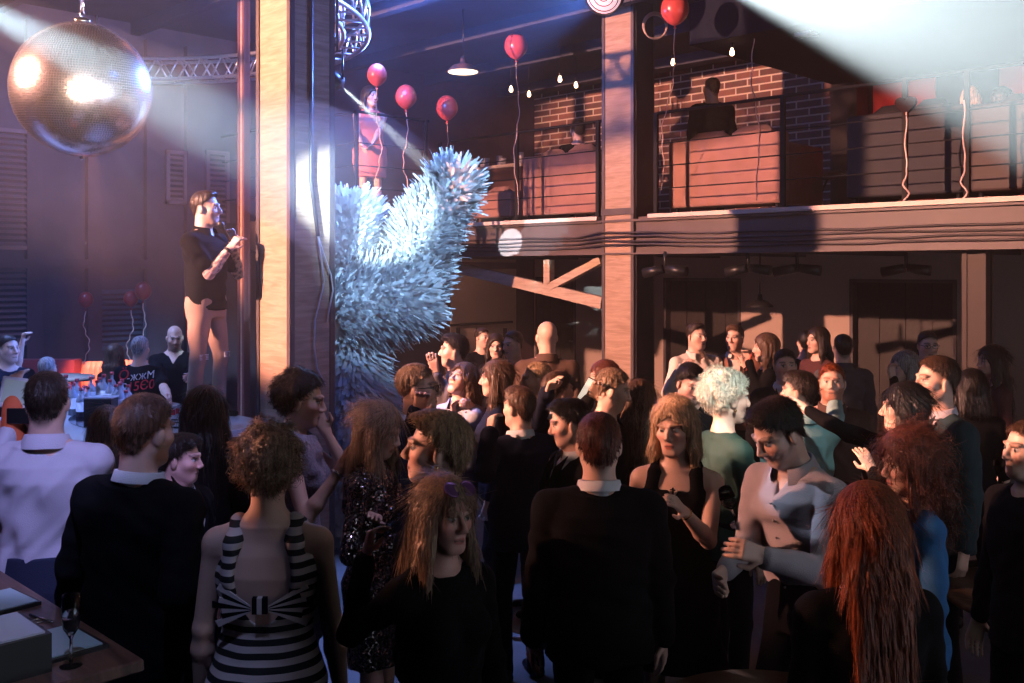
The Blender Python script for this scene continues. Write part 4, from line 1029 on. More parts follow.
    def torso(Fd, g, z0, z1=1.46, A=.004, flare=0):
        rr_ = [(z, w_+g+flare*max(0, 1.05-z), d+g+flare*max(0, 1.05-z), c_) for z, w_, d, c_ in rows if z <= z1]
        if z0 < rr_[0][0]: z, w_, d, c_ = rr_[0]; rr_ = [(z0, w_+flare*(z-z0)*.5, d+flare*(z-z0)*.5, c_)]+rr_
        else: rr_ = [r_ for r_ in rr_ if r_[0] >= z0]
        if outfit == 'suit' or g > .02: rr_ = [(z, max(w_, (.158+g)*fw) if z < 1.3 else w_, d, c_) for z, w_, d, c_ in rr_]
        fn, l, u = loft(rr_, U, c0); Fd.add(lambda P: fn(P)+A*fold(P, seed*3+2, .8), l-.01, u+.01, .03)
    def neckcut(Fd, depth, wid, g, back=False):
        Fd.cap(up((0, .0, 1.475)), up((0, .02, 1.60)), nr+.010+g, nr+.05, .01, True)
        sy = -1 if back else 1
        if depth > 0:
            a = up((-wid, sy*.13, 1.50)); b = up((wid, sy*.13, 1.50)); v = up((0, sy*.17, 1.46-depth)); n_ = U@V3(0, sy, 0)
            def wedge(P):
                p = (P-c0)@U+c0; zt = (p[..., 2]-(1.46-depth))/max(depth, .01); f = np.abs(p[..., 0])-wid*np.clip(zt, 0, 1.2)
                return np.maximum(np.maximum(f, -(p[..., 1]*sy-.02)), (1.46-depth)-p[..., 2])
            ce_ = up((0, sy*.08, 1.45)); Fd.add(wedge, ce_-.25, ce_+.25, .006, True)
    def collar(col_m, z=1.472, hgt=.030, open_=.35, nm='collar'):
        m_ = MB(); n = 20; pts = []
        for i in range(n+1):
            a = -math.pi/2+open_+(2*math.pi-2*open_)*i/n; a += math.pi
            pts.append(a)
        vs = []
        for rad, dz in ((nr+.016, -.030), (nr+.010, hgt), (nr+.020, hgt-.002), (nr+(.030 if outfit == 'suit' else .040), -.008 if outfit == 'suit' else -.028)):
            for a in pts: vs.append(tuple(up((math.cos(a)*rad, math.sin(a)*rad*1.05-.012, z+dz-.012*math.sin(a)))*s))
        k = n+1; fs = [[r0*k+i, r0*k+i+1, (r0+1)*k+i+1, (r0+1)*k+i] for r0 in range(3) for i in range(n)]
        m_.add(vs, fs, 0, True); return m_.obj(nm, col_m, root)
    m1 = FAB[c1]; m2 = FAB.get(c2) if c2 else None
    if outfit == 'suit':
        sh_ = Field(hh*1.3); torso(sh_, .010, 1.02, A=.001); neckcut(sh_, 0, 0, .0); out(sh_, 'shirt', m2 or FAB['white'])
        collar(m2 or FAB['white'])
        jk = Field(hh*1.15); torso(jk, .028, .80, flare=.07); sleeves(jk, .012, 'long')
        bust(jk, .018); neckcut(jk, .30, .075, .016); jo = out(jk, 'jacket', m1)
        # lapels
        lp = MB()
        for sx in (-1, 1):
            pts_ = [(.070, .045, 1.475), (.085, .085, 1.42), (.078, .142, 1.30), (.004, .158, 1.155), (.045, .151, 1.32), (.052, .108, 1.42)]
            P_ = [tuple(up((sx*x*(fat), y*fat+.012, z))*s) for x, y, z in pts_]; P2 = [tuple(up((sx*x*fat, y*fat+.018, z))*s) for x, y, z in pts_]
            n = len(P_); idx = list(range(n)); lp.add(P_+P2, [idx[::-1] if sx > 0 else idx, [n+i for i in idx] if sx > 0 else [n+i for i in idx][::-1]]+[[i, (i+1) % n, n+(i+1) % n, n+i] for i in range(n)])
        lp.obj('lapels', m1, jo)
        if tie:
            t_ = MB(); pts_ = [(-.012, 1.475), (.012, 1.475), (.010, 1.45), (.024, 1.2), (0, 1.16), (-.024, 1.2), (-.010, 1.45)]
            yy = lambda z: .085+(1.475-z)*.32 if z > 1.3 else .142
            A_ = [tuple(up((x, yy(z)*fat, z))*s) for x, z in pts_]; B_ = [tuple(up((x, yy(z)*fat+.006, z))*s) for x, z in pts_]; n = 7
            t_.add(A_+B_, [list(range(n)), [n+i for i in range(n)][::-1]]+[[i, n+i, n+(i+1) % n, (i+1) % n] for i in range(n)]).obj('tie', FAB[tie], root)
        for sd in 'LR':
            sh, e, w_ = J[sd]; f = (w_-e)/np.linalg.norm(w_-e)
            MB().tube([Vector((w_-f*.03)*s), Vector((w_-f*.002)*s)], .034*s, 14).obj('cuff', m2 or FAB['white'], root)
    elif outfit in ('shirt', 'tshirt', 'top', 'polo'):
        tf = Field(hh*1.15); torso(tf, .014, {'top': .82, 'shirt': .95}.get(outfit, .86), A=.007 if outfit == 'shirt' else .004); sleeves(tf, .006, {'shirt': sleeve, 'top': sleeve, 'tshirt': 'short', 'polo': 'short'}[outfit])
        bust(tf, .010); neckcut(tf, {'shirt': .07, 'tshirt': 0, 'top': coff, 'polo': .05}[outfit], .035 if outfit != 'top' else .06, 0)
        so = out(tf, 'shirt' if outfit != 'top' else 'top', m1)
        if outfit in ('shirt', 'polo'): collar(m1, open_=.5)
        if outfit == 'shirt':
            bt_ = MB(); pl_ = MB()
            for k in range(7):
                z = 1.37-.07*k; p = up((0, (.128 if z > 1.15 else .122)*fat+.001, z))*s; dr = U@V3(0, .003, 0)*s
                bt_.tube([Vector(p-dr), Vector(p+dr)], .0045*s, 8)
            bt_.obj('buttons', m1, so)
            if sleeve == 'long':
                for sd in 'LR':
                    sh, e, w_ = J[sd]; f = (w_-e)/np.linalg.norm(w_-e); MB().tube([Vector((w_-f*.065)*s), Vector((w_-f*.012)*s)], [.037*s, .033*s], 16).obj('cuff', m1, so)
    elif bare:
        tf = Field(hh*1.1); z0 = {'dress': .52, 'gown': .12, 'sheath': .55}[outfit]
        rr_ = [(z, w_+.009, d+.009, c_) for z, w_, d, c_ in rows if z <= 1.40]
        z, w_, d, c_ = rr_[0]; rr_ = [(z0, w_*(.92 if outfit == 'sheath' else 1.15), d*(.95 if outfit == 'sheath' else 1.2), 0), (.72, w_*1.02, d*1.02, 0)]+rr_
        fn, l, u = loft(rr_, U, c0); tf.add(lambda P: fn(P)+.003*fold(P, seed, .7), l-.01, u+.01, .03); bust(tf, .009)
        for sx in (-1, 1): tf.cap(up((sx*.110, .080, 1.32)), up((sx*.098, .040, 1.43)), .034, .030, .02); tf.cap(up((sx*.098, .040, 1.43)), up((sx*.092, -.02, 1.458)), .030, .030, .01); tf.cap(up((sx*.092, -.02, 1.458)), up((sx*.10, -.078, 1.40)), .030, .030, .01); tf.cap(up((sx*.10, -.078, 1.40)), up((sx*.105, -.085, 1.28)), .030, .032, .02)
        if c3 == 'back':
            tf.ell(up((0, -.12, 1.30)), (.095, .09, .165), U, .01, True); neckcut(tf, .03, .05, .01)
        elif c3 == 'high':
            tf.cap(up((0, -.01, 1.40)), up((0, -.01, 1.49)), .12, nr+.018, .03); neckcut(tf, 0, 0, -.004)
        else: neckcut(tf, .14, .075, .012)
        if sleeve == 'cover': sleeves(tf, .004, 'long')
        out(tf, 'dress', m1)
    # trousers / skirt
    if not bare:
        tm = FAB[c3]; tr = Field(hh*1.4); tr.add(*loft([(z, w_+(.020 if outfit == 'shirt' else .006), d+(.020 if outfit == 'shirt' else .006), c_) for z, w_, d, c_ in [(.80, .150*fw, .105*fw, 0), (.88, .160*fw, .115*fw, 0), (1.02, .152*fw, .107*fw, 0)]], np.eye(3, dtype=np.float32), c0), k=.03)
        for sx in (-1, 1):
            hp_, k_, an = kn[sx]; T_ = Field(hh)
            T_.cap(hp_-V3(0, 0, .02), k_, .088*fw if not fem else .085, .06, .03); T_.cap(k_, an+V3(0, 0, -.03), .059, .052 if not fem else .042, .02)
            for fn, l, u, k, sb in T_.ops: tr.add((lambda fn: lambda P: fn(P)+.003*fold(P, seed+9, .7))(fn), l-.01, u+.01, k)
        out(tr, 'trousers' if not fem else 'leggings', tm)
    shoe_m = FAB['leather'] if not bare else FAB['nude']
    for sx in (-1, 1):
        an = kn[sx][2]; sf = Field(max(hh*1.5, .008)); zf = an[2]-.085 if legs == 'sit' else 0
        b = V3(an[0], an[1]-.035, .038+zf); sf.cap(b, b+V3(sx*.01, .18, -.008), .036, .030, .02, flat=(V3(0, 0, 1), 1.15)); sf.cap(b+V3(0, 0, .0), V3(an[0], an[1], .09+zf), .037, .042, .02)
        sf.add(lambda P, zf=zf: P[..., 2]-zf-.004, b-.3, b+.3, .002, True); out(sf, 'shoe', shoe_m)
    if glasses:
        g_ = MB()
        for sx in (-1, 1):
            ring_ = [Vector(q(sx*.032+.024*math.cos(a), .103-.004*abs(math.cos(a)), .004+.017*math.sin(a))*s) for a in [2*math.pi*i/16 for i in range(17)]]
            g_.tube(ring_, .0022*s, 5); g_.tube([Vector(q(sx*.056, .098, .008)*s), Vector(q(sx*.078, .06, .010)*s), Vector(q(sx*.084, -.01, .004)*s)], .0024*s, 5)
        g_.tube([Vector(q(-.008, .105, .006)*s), Vector(q(.008, .105, .006)*s)], .002*s, 5); g_.obj('glasses', M_black, root)
    info = dict(root=root, s=s, q=q, up=up, J=J, H=s*1.75, HC=HCn, Rz=Rz, root3=root3)
    return info
for k_, v_, r_ in (('black', (.005, .005, .0065), .9), ('navy', (.009, .012, .026), .85), ('teal', (.02, .045, .055), .8), ('white', (.78, .76, .8), .75), ('ivory', (.80, .70, .62), .8), ('pinkshirt', (.50, .43, .47), .8), ('lightshirt', (.66, .62, .70), .75),
                   ('brown', (.10, .055, .04), .8), ('blazer', (.22, .09, .06), .8), ('silver', (.40, .36, .44), .5), ('greendress', (.02, .055, .045), .7), ('grey', (.11, .10, .11), .85), ('chino', (.36, .24, .20), .85), ('trouser', (.006, .006, .009), .9), ('leather', (.012, .010, .010), .35),
                   ('nude', (.45, .25, .2), .4), ('pinkdress', (.70, .22, .20), .7), ('blouse', (.40, .42, .50), .7), ('blue', (.03, .14, .35), .7), ('tealshirt', (.30, .48, .48), .8), ('maroon', (.09, .03, .03), .8), ('orangecloth', (.8, .16, .06), .7), ('jeans', (.03, .035, .07), .85), ('redbrown', (.25, .10, .05), .7), ('whitepants', (.55, .45, .42), .8)): fab(k_, v_, r_)
# ---------------------------------------------------------------- special fabrics
def stripes(name, period=.042, ax='Z', a=(.62, .52, .52), b=(.01, .01, .012)):
    m = mat('cloth '+name, a, .8); nt = m.node_tree; L = nt.links.new; p = nt.nodes['Principled BSDF']
    tc = nt.nodes.new('ShaderNodeTexCoord'); sp = nt.nodes.new('ShaderNodeSeparateXYZ'); L(tc.outputs['Object'], sp.inputs[0])
    mu = nt.nodes.new('ShaderNodeMath'); mu.operation = 'MULTIPLY'; mu.inputs[1].default_value = 1/period; L(sp.outputs[ax], mu.inputs[0])
    fr = nt.nodes.new('ShaderNodeMath'); fr.operation = 'FRACT'; L(mu.outputs[0], fr.inputs[0])
    gt = nt.nodes.new('ShaderNodeMath'); gt.operation = 'GREATER_THAN'; gt.inputs[1].default_value = .5; L(fr.outputs[0], gt.inputs[0])
    mx = nt.nodes.new('ShaderNodeMix'); mx.data_type = 'RGBA'; mx.inputs[6].default_value = (*a, 1); mx.inputs[7].default_value = (*b, 1)
    L(gt.outputs[0], mx.inputs[0]); L(mx.outputs[2], p.inputs['Base Color']); return m
FAB['stripes'] = stripes('stripes')
def cells(name, a, b, scale, rough, metal, emitless=True, thr=.5):
    m = mat('cloth '+name, a, rough, metal=metal); nt = m.node_tree; L = nt.links.new; p = nt.nodes['Principled BSDF']
    tc = nt.nodes.new('ShaderNodeTexCoord'); v = nt.nodes.new('ShaderNodeTexVoronoi'); v.inputs['Scale'].default_value = scale; L(tc.outputs['Object'], v.inputs['Vector'])
    cr = nt.nodes.new('ShaderNodeValToRGB'); cr.color_ramp.elements[0].color = (*a, 1); cr.color_ramp.elements[1].color = (*b, 1)
    cr.color_ramp.elements[0].position = thr-.1; cr.color_ramp.elements[1].position = thr+.1
    L(v.outputs['Color'], cr.inputs[0]); L(cr.outputs[0], p.inputs['Base Color'])
    if metal:   # every sequin tilts its own way
        nm = nt.nodes.new('ShaderNodeVectorMath'); nm.operation = 'SUBTRACT'; nm.inputs[1].default_value = (.5, .5, .5); L(v.outputs['Color'], nm.inputs[0])
        sc_ = nt.nodes.new('ShaderNodeVectorMath'); sc_.operation = 'SCALE'; sc_.inputs['Scale'].default_value = 1.1; L(nm.outputs[0], sc_.inputs[0])
        g = nt.nodes.new('ShaderNodeNewGeometry'); ad = nt.nodes.new('ShaderNodeVectorMath'); L(g.outputs['Normal'], ad.inputs[0]); L(sc_.outputs[0], ad.inputs[1])
        nn = nt.nodes.new('ShaderNodeVectorMath'); nn.operation = 'NORMALIZE'; L(ad.outputs[0], nn.inputs[0]); L(nn.outputs[0], p.inputs['Normal'])
    else:
        b_ = nt.nodes.new('ShaderNodeBump'); b_.inputs['Strength'].default_value = .5; b_.inputs['Distance'].default_value = .004; L(v.outputs['Distance'], b_.inputs['Height']); L(b_.outputs[0], p.inputs['Normal'])
    return m
FAB['sequins'] = cells('sequins', (.03, .03, .04), (.30, .26, .28), 130, .16, .9)
FAB['snake'] = cells('snake', (.05, .02, .015), (.40, .15, .07), 34, .6, 0)
FAB['lace'] = cells('lace', (.36, .33, .42), (.50, .46, .55), 120, .5, 0)
# ================================================================= the guests
P_ = 'px'
PER = {}
def G(key, *a, **k): PER[key] = person(*a, **k)
D_ = ZD
# --- on the bar and behind it
G('stage', 205, 190, 8.0, 72, 'tall man in black polo and ripped tan jeans standing up on the bar, talking', look=85, base=ZT, outfit='polo', c1='black', c3='chino', hair='quiff', hc='dark', tattoo=True, skin=(.78, .55, .48),
  Rr=(P_, 230, 248, -.12), L=(P_, 233, 244, .15), curlL=.6, curlR=.7, legs='wide', hs=1.12, sleeve='short', fat=1.12)
G('dj', 140, 335, 9.35, 175, 'man with grey hair in a printed black t-shirt seen from behind at the bar', outfit='tshirt', c1='black', hair='crop', hc='grey', L=(P_, 108, 398, -.1), Rr=(P_, 170, 400, -.5), fat=1.1)
G('bald', 175, 326, 10.2, 12, 'bald bearded man in black looking down behind the bar', look=25, tilt=14, outfit='top', c1='black', bald=True, beard=True, hc='dark', Rr=(P_, 160, 385, -.6), L=(P_, 188, 380, -.6), fat=1.1, coff=.1)
G('boothw', 115, 344, 10.0, 165, 'woman with long brown hair seated before the orange booth', sex='f', outfit='top', c1='black', hair='long', hc='brown', hl=.38)
G('fist', 47, 356, 8.8, 170, 'person with light hair raising a fist behind the man in the white shirt', outfit='top', c1='navy', hair='crop', hc='grey', L=(P_, 22, 343, .0), curlL=1, sleeve='short')
G('leftdark', 8, 334, 8.6, 60, 'shadowy person in dark clothes at the far left edge beside the raised fist', outfit='top', c1='navy', hair='crop', hc='dark')
# --- left foreground
G('whiteshirt', 47, 370, 4.35, 186, 'man in pale blue lit shirt seen from behind filming with a phone', look=190, outfit='shirt', c1='lightshirt', c3='jeans', hair='crop', hc='dark', L=(P_, 14, 424, .42), Rr=(P_, 34, 430, .40), curlL=.7, curlR=.7, fat=1.16)
G('orangearm', -34, 348, 4.9, 95, 'person in bright orange cut by the left edge holding up a tablet', outfit='top', c1='orangecloth', Rr=(P_, 14, 398, -.1), L=(P_, 16, 404, .1), curlR=.7, curlL=.7, hair='crop')
G('backblonde', 107, 406, 5.6, 178, 'woman with straight light hair seen between the white shirt and the suited man', sex='f', outfit='top', c1='grey', hair='long', hc='light', hl=.32)
G('bigsuit', 147, 392, 3.72, 163, 'broad man in black suit and white collar seen from behind at the left table', look=150, tilt=4, outfit='suit', c1='black', hair='crop', hc='brown', fat=1.12, side=3, hs=1.08, L=(P_, 62, 640, .25), Rr=(P_, 212, 640, -.1))
G('tieman', 182, 433, 4.5, 72, 'smiling man in dark suit and black tie, in profile behind the broad suited back', look=88, tilt=6, outfit='suit', c1='black', tie='black', hair='short', hc='dark', fat=1.05, skin=(.8, .45, .38))
G('longdark', 205, 387, 5.0, 178, 'woman with very long straight black hair seen from behind in the left crowd', sex='f', outfit='top', c1='black', c3='trouser', hair='long', hc='black', hl=.72, hs=1.1)
G('stripes', 268, 423, 3.35, 182, 'woman with curly pinned up ginger hair in a backless black and white striped dress', look=195, sex='f', outfit='dress', c1='stripes' if 'stripes' in FAB else 'black', c3='back', hair='updo', hc='light', hs=1.1, fat=1.18)
G('silver', 305, 372, 4.75, 92, 'smiling woman with dark pinned curls in a silver lace dress, hands at her chest', look=92, tilt=10, sex='f', outfit='sheath', c1='lace', c3='high', hair='curlyup' if False else 'updo', hc='dark', L=(P_, 326, 432, .1), Rr=(P_, 340, 470, -.25), curlL=.4, curlR=.25)
G('sequin', 385, 403, 4.5, 80, 'woman with long light brown hair in a black sequin dress looking down', look=75, tilt=18, sex='f', outfit='sheath', c1='sequins' if 'sequins' in FAB else 'black', c3='high', sleeve='cover', hair='long', hc='light', hl=.28, L=(P_, 372, 520, -.1), Rr=(P_, 405, 540, -.2))
G('shortblonde', 440, 411, 3.65, -78, 'older woman with short blonde hair and earring, orange light on her face in left profile', look=-82, tilt=-4, sex='f', outfit='top', c1='black', hair='pixie', hc='blonde', hs=1.05, fat=1.15, coff=.05)
G('selfie', 446, 476, 3.15, 35, 'woman with long fair hair in black turning with a smile, sunglasses pushed up', look=42, tilt=2, roll=-4, sex='f', outfit='top', c1='black', hair='long', hc='light', hl=.54, L=(P_, 0, 0, 0) if False else None, Rr=(P_, 366, 556, .12), curlR=.9, skin=(.74, .40, .33))
G('glasses', 417, 362, 5.15, 72, 'crop haired man with glasses in dark suit beside the feathered costume', look=82, tilt=0, outfit='suit', c1='navy', hair='buzz', hc='light', glasses=True, L=(P_, 418, 412, -.2), curlL=.5, skin=(.82, .48, .36))
G('waver', 455, 333, 7.6, -70, 'dark haired man in left profile raising his open hand to the costume', look=-85, outfit='shirt', c1='grey', hair='quiff', hc='dark', Rr=(P_, 436, 374, -.1), curlR=.05, curlL=.4)
G('laugh', 468, 362, 6.9, -35, 'laughing woman with long brown hair looking up, face lit pale blue', look=-42, tilt=-28, sex='f', outfit='shirt', c1='blouse', c3='jeans', hair='wavy', hc='brown', hl=.34, L=(P_, 474, 408, -.12), Rr=(P_, 456, 416, -.12))
G('dk1', 482, 327, 11.2, 30, 'man in black just behind the waving man, face turned right', look=45, outfit='top', c1='black', hair='crop', hc='dark')
G('dk2', 496, 334, 10.5, 0, 'dark haired woman staring at the camera between two men in black', sex='f', outfit='top', c1='black', hair='long', hc='dark', hl=.3, hs=1.15)
G('dk3', 512, 330, 10.0, -35, 'man in black jacket glancing down left beside the staring woman', look=-50, tilt=8, outfit='top', c1='black', hair='crop', hc='brown', hs=1.15)
G('baldback', 547, 321, 8.4, 178, 'bald man in brown shirt seen from behind under the timber brace', look=195, outfit='shirt', c1='brown', bald=True, fat=1.1, hs=1.05)
G('lhprofile', 497, 360, 6.6, -90, 'woman with long dark hair in left profile behind the laughing woman', sex='f', outfit='top', c1='navy', hair='long', hc='brown', hl=.36)
G('baldorange', 537, 361, 6.7, -80, 'man with thin fair hair lit orange and blue, in left profile', look=-82, outfit='suit', c1='navy', hair='buzz', hc='blonde')
G('headhand', 557, 370, 6.0, 120, 'man in dark blue suit holding his hand against his head', look=120, outfit='suit', c1='navy', c3='whitepants', hair='crop', hc='brown', L=(P_, 548, 392, -.25), Rr=(P_, 520, 478, -.3), curlL=.4, side=0)
G('bluesuit', 520, 386, 5.6, 205, 'man in a dark blue suit turned away, pointing finger raised, left of the hugging pair', look=230, outfit='suit', c1='navy', hair='short', hc='brown', L=(P_, 490, 432, -.2), curlL=.65)
G('profdark', 566, 398, 4.9, -70, 'dark haired man in black suit in left profile, beside the central suited back', look=-88, tilt=12, outfit='suit', c1='black', hair='short', hc='black', tie='grey')
G('centre', 599, 411, 3.9, 180, 'man with thinning hair in black suit seen from behind in the front centre', outfit='suit', c1='black', c3='trouser', hair='crop', hc='auburn', fat=1.12, hs=1.04)
G('blur', 604, 361, 7.2, -70, 'woman in dark clothes in left profile behind the man with the phone', look=-80, sex='f', outfit='top', c1='black', hair='bob', hc='auburn')
G('phone', 617, 367, 5.7, 75, 'short haired man in right profile looking down, with a lit phone', look=85, tilt=16, outfit='top', c1='black', hair='crop', hc='light', L=(P_, 590, 398, -.0), curlL=.7, coff=.05)
G('snake', 640, 381, 5.9, 170, 'woman with long brown hair from behind in a snake patterned dress', sex='f', outfit='dress', c1='snake' if 'snake' in FAB else 'redbrown', c3='high', sleeve='cover', hair='wavy', hc='brown', hl=.36)
G('vdress', 673, 399, 4.55, -18, 'blonde woman in a sleeveless black v neck dress with a cross necklace', look=-28, tilt=4, roll=3, sex='f', outfit='dress', c1='black', c3='v', hair='bob', hc='blonde', fat=1.22, hs=1.05, Rr=(P_, 632, 528, -.1), L=(P_, 684, 512, -.35), curlL=.35, curlR=.4)
G('lookdown', 693, 363, 6.2, 10, 'dark haired man looking down behind the blonde in the black dress', look=20, tilt=22, outfit='top', c1='black', hair='short', hc='black', skin=(.7, .42, .36))
G('whiteupdo', 728, 370, 5.2, 110, 'woman with a bright pinned up white blonde hairdo in dark green', look=105, tilt=4, sex='f', outfit='top', c1='greendress', hair='updo', hc='white', fat=1.05, hs=1.12, c3='trouser')
G('ivory', 696, 322, 9.3, 15, 'smiling man in pale button shirt under the mezzanine', look=30, outfit='shirt', c1='ivory', hair='quiff', hc='dark', fat=1.1, Rr=(P_, 681, 370, -.3), curlR=.7)
G('blazer', 735, 324, 9.4, -15, 'man in reddish brown blazer over a pale shirt under the mezzanine', look=-35, outfit='suit', c1='blazer', c2='ivory', hair='short', hc='brown', fat=1.08)
G('drinker', 766, 334, 8.9, -95, 'long haired woman sipping from a straw in front of the lit wall', look=-95, sex='f', outfit='top', c1='black', hair='wavy', hc='brown', hl=.36, Rr=(P_, 749, 361, -.1), L=(P_, 746, 367, .1), curlR=.7, curlL=.7)
G('facesuit', 785, 348, 7.3, -10, 'dark haired man in dark suit and pale blue shirt facing us on the right', look=-5, outfit='suit', c1='black', c2='lightshirt', hair='crop', hc='dark')
G('pinkshirt', 766, 398, 4.0, -58, 'man in rolled pinkish shirt stepping to the left with lowered hands', look=-68, tilt=20, lean=12, outfit='shirt', c1='pinkshirt', c3='trouser', hair='short', hc='dark', legs='walk', Rr=(P_, 724, 572, -.1), L=(P_, 764, 556, -.25), curlL=.5, curlR=.5, fat=1.08, hs=1.06)
G('tealback', 800, 370, 5.8, 190, 'man in pale teal shirt seen from behind being hugged', look=-120, outfit='shirt', c1='tealshirt', hair='short', hc='dark', lean=4, L=(P_, 770, 440, .3), Rr=(P_, 835, 400, .5))
G('redbeard', 832, 362, 6.3, -12, 'man with red beard and closed eyes in a dark open shirt, lit orange', look=-20, tilt=-4, outfit='shirt', c1='brown', c3='trouser', hair='crop', hc='red', beard=True, fat=1.12, Rr=(P_, 806, 408, -.3), curlR=.3)
G('tallshadow', 843, 333, 8.6, 175, 'tall man in grey seen from behind at the dark right doorway', outfit='shirt', c1='grey', hair='crop', hc='dark', fat=1.05)
G('shadow1', 818, 327, 9.5, -60, 'woman half hidden near the right doorway, face lit, smoking', look=-70, sex='f', outfit='top', c1='maroon', hair='long', hc='dark', hl=.3)
G('shadow2', 806, 330, 9.9, 170, 'man hidden in shadow left of the smoking woman', outfit='top', c1='black', hair='short', hc='black')
G('reach', 905, 383, 5.0, -100, 'woman with long black hair stretching her arm left over the hugged man', look=-105, sex='f', outfit='top', c1='black', hair='long', hc='black', hl=.34, Rr=(P_, 806, 410, .5), curlR=.2, L=(P_, 872, 470, 0))
G('curly', 905, 432, 3.9, -85, 'woman with auburn curls and a bright blue top in left profile', look=-80, tilt=8, sex='f', outfit='top', c1='blue', hair='curly', hc='auburn')
G('tealsuit', 938, 354, 5.3, -75, 'man in dark teal suit jacket in left profile on the right', look=-85, outfit='suit', c1='teal', c2='lightshirt', hair='crop', hc='brown', hs=1.05, fat=1.05)
G('beigeglass', 928, 330, 8.6, -5, 'man with glasses and beige shirt in front of the dark doorway', look=-5, tilt=6, outfit='shirt', c1='ivory', hair='crop', hc='dark', glasses=True)
G('greyhair', 905, 352, 7.6, -60, 'person with pale hair bending to the glasses man', look=-80, sex='f', outfit='top', c1='black', hair='bob', hc='grey', Rr=(P_, 893, 378, -.1), curlR=.8)
G('redhead', 868, 484, 2.95, 184, 'woman with long straight copper red hair seen from behind, front right', sex='f', outfit='top', c1='black', hair='long', hc='red', hl=.46, hs=1.12, fat=1.25)
G('postdark', 972, 370, 6.4, 170, 'dark clad person with black hair standing before the slim right post', outfit='top', c1='black', hair='bob', hc='black', sex='f')
G('postwoman', 992, 345, 7.6, -85, 'woman with long hair in left profile behind the slim right post', sex='f', outfit='top', c1='maroon', hair='long', hc='dark', hl=.4)
G('edgeface', 1030, 418, 4.0, -80, 'orange lit face in left profile cut by the right edge', look=-80, outfit='top', c1='black', hair='crop', hc='brown')
# --- mezzanine
G('pink', 370, 86, 12.4, 20, 'dark haired woman in tight pink dress standing on the raised landing', look=45, base=D_, sex='f', outfit='sheath', c1='pinkdress', c3='high', hair='long', hc='dark', hl=.25, L=(P_, 372, 146, -.3), Rr=(P_, 362, 146, -.3), hs=1.18, fat=1.4)
G('mezzseat', 578, 120, 12.7, 172, 'dark clad man seen from behind sitting at the left of the centre pillar', look=190, base=D_+.0, H=1.72, outfit='suit', c1='black', hair='short', hc='dark', legs='sit') if False else None
G('mezzblack', 712, 77, 13.1, 178, 'man in black jacket seen from behind over the big rose sofa', look=205, base=D_, outfit='top', c1='black', hair='crop', hc='brown', fat=1.3, hs=1.15)
def seated(key, px, py, Y, *a, **k):
    k['H'] = 1.75; G(key, px, py, Y, *a, legs='sit', **k)
    r_ = PER[key]['root']
    # drop so the crown keeps its measured height; feet end up on the deck
    return r_
seated('mezzseat', 578, 120, 14.2, 172, 'dark clad man seen from behind sitting left of the centre pillar', look=195, outfit='top', c1='black', hair='short', hc='dark', hs=1.25, fat=1.35)
seated('mezzblonde', 971, 88, 10.9, 150, 'blonde head showing above the dark right sofas', sex='f', outfit='top', c1='black', hair='bob', hc='blonde')
seated('mezzdark', 1001, 90, 10.7, 175, 'dark haired head just right of the blonde above the sofas', outfit='top', c1='navy', hair='curly', hc='dark')
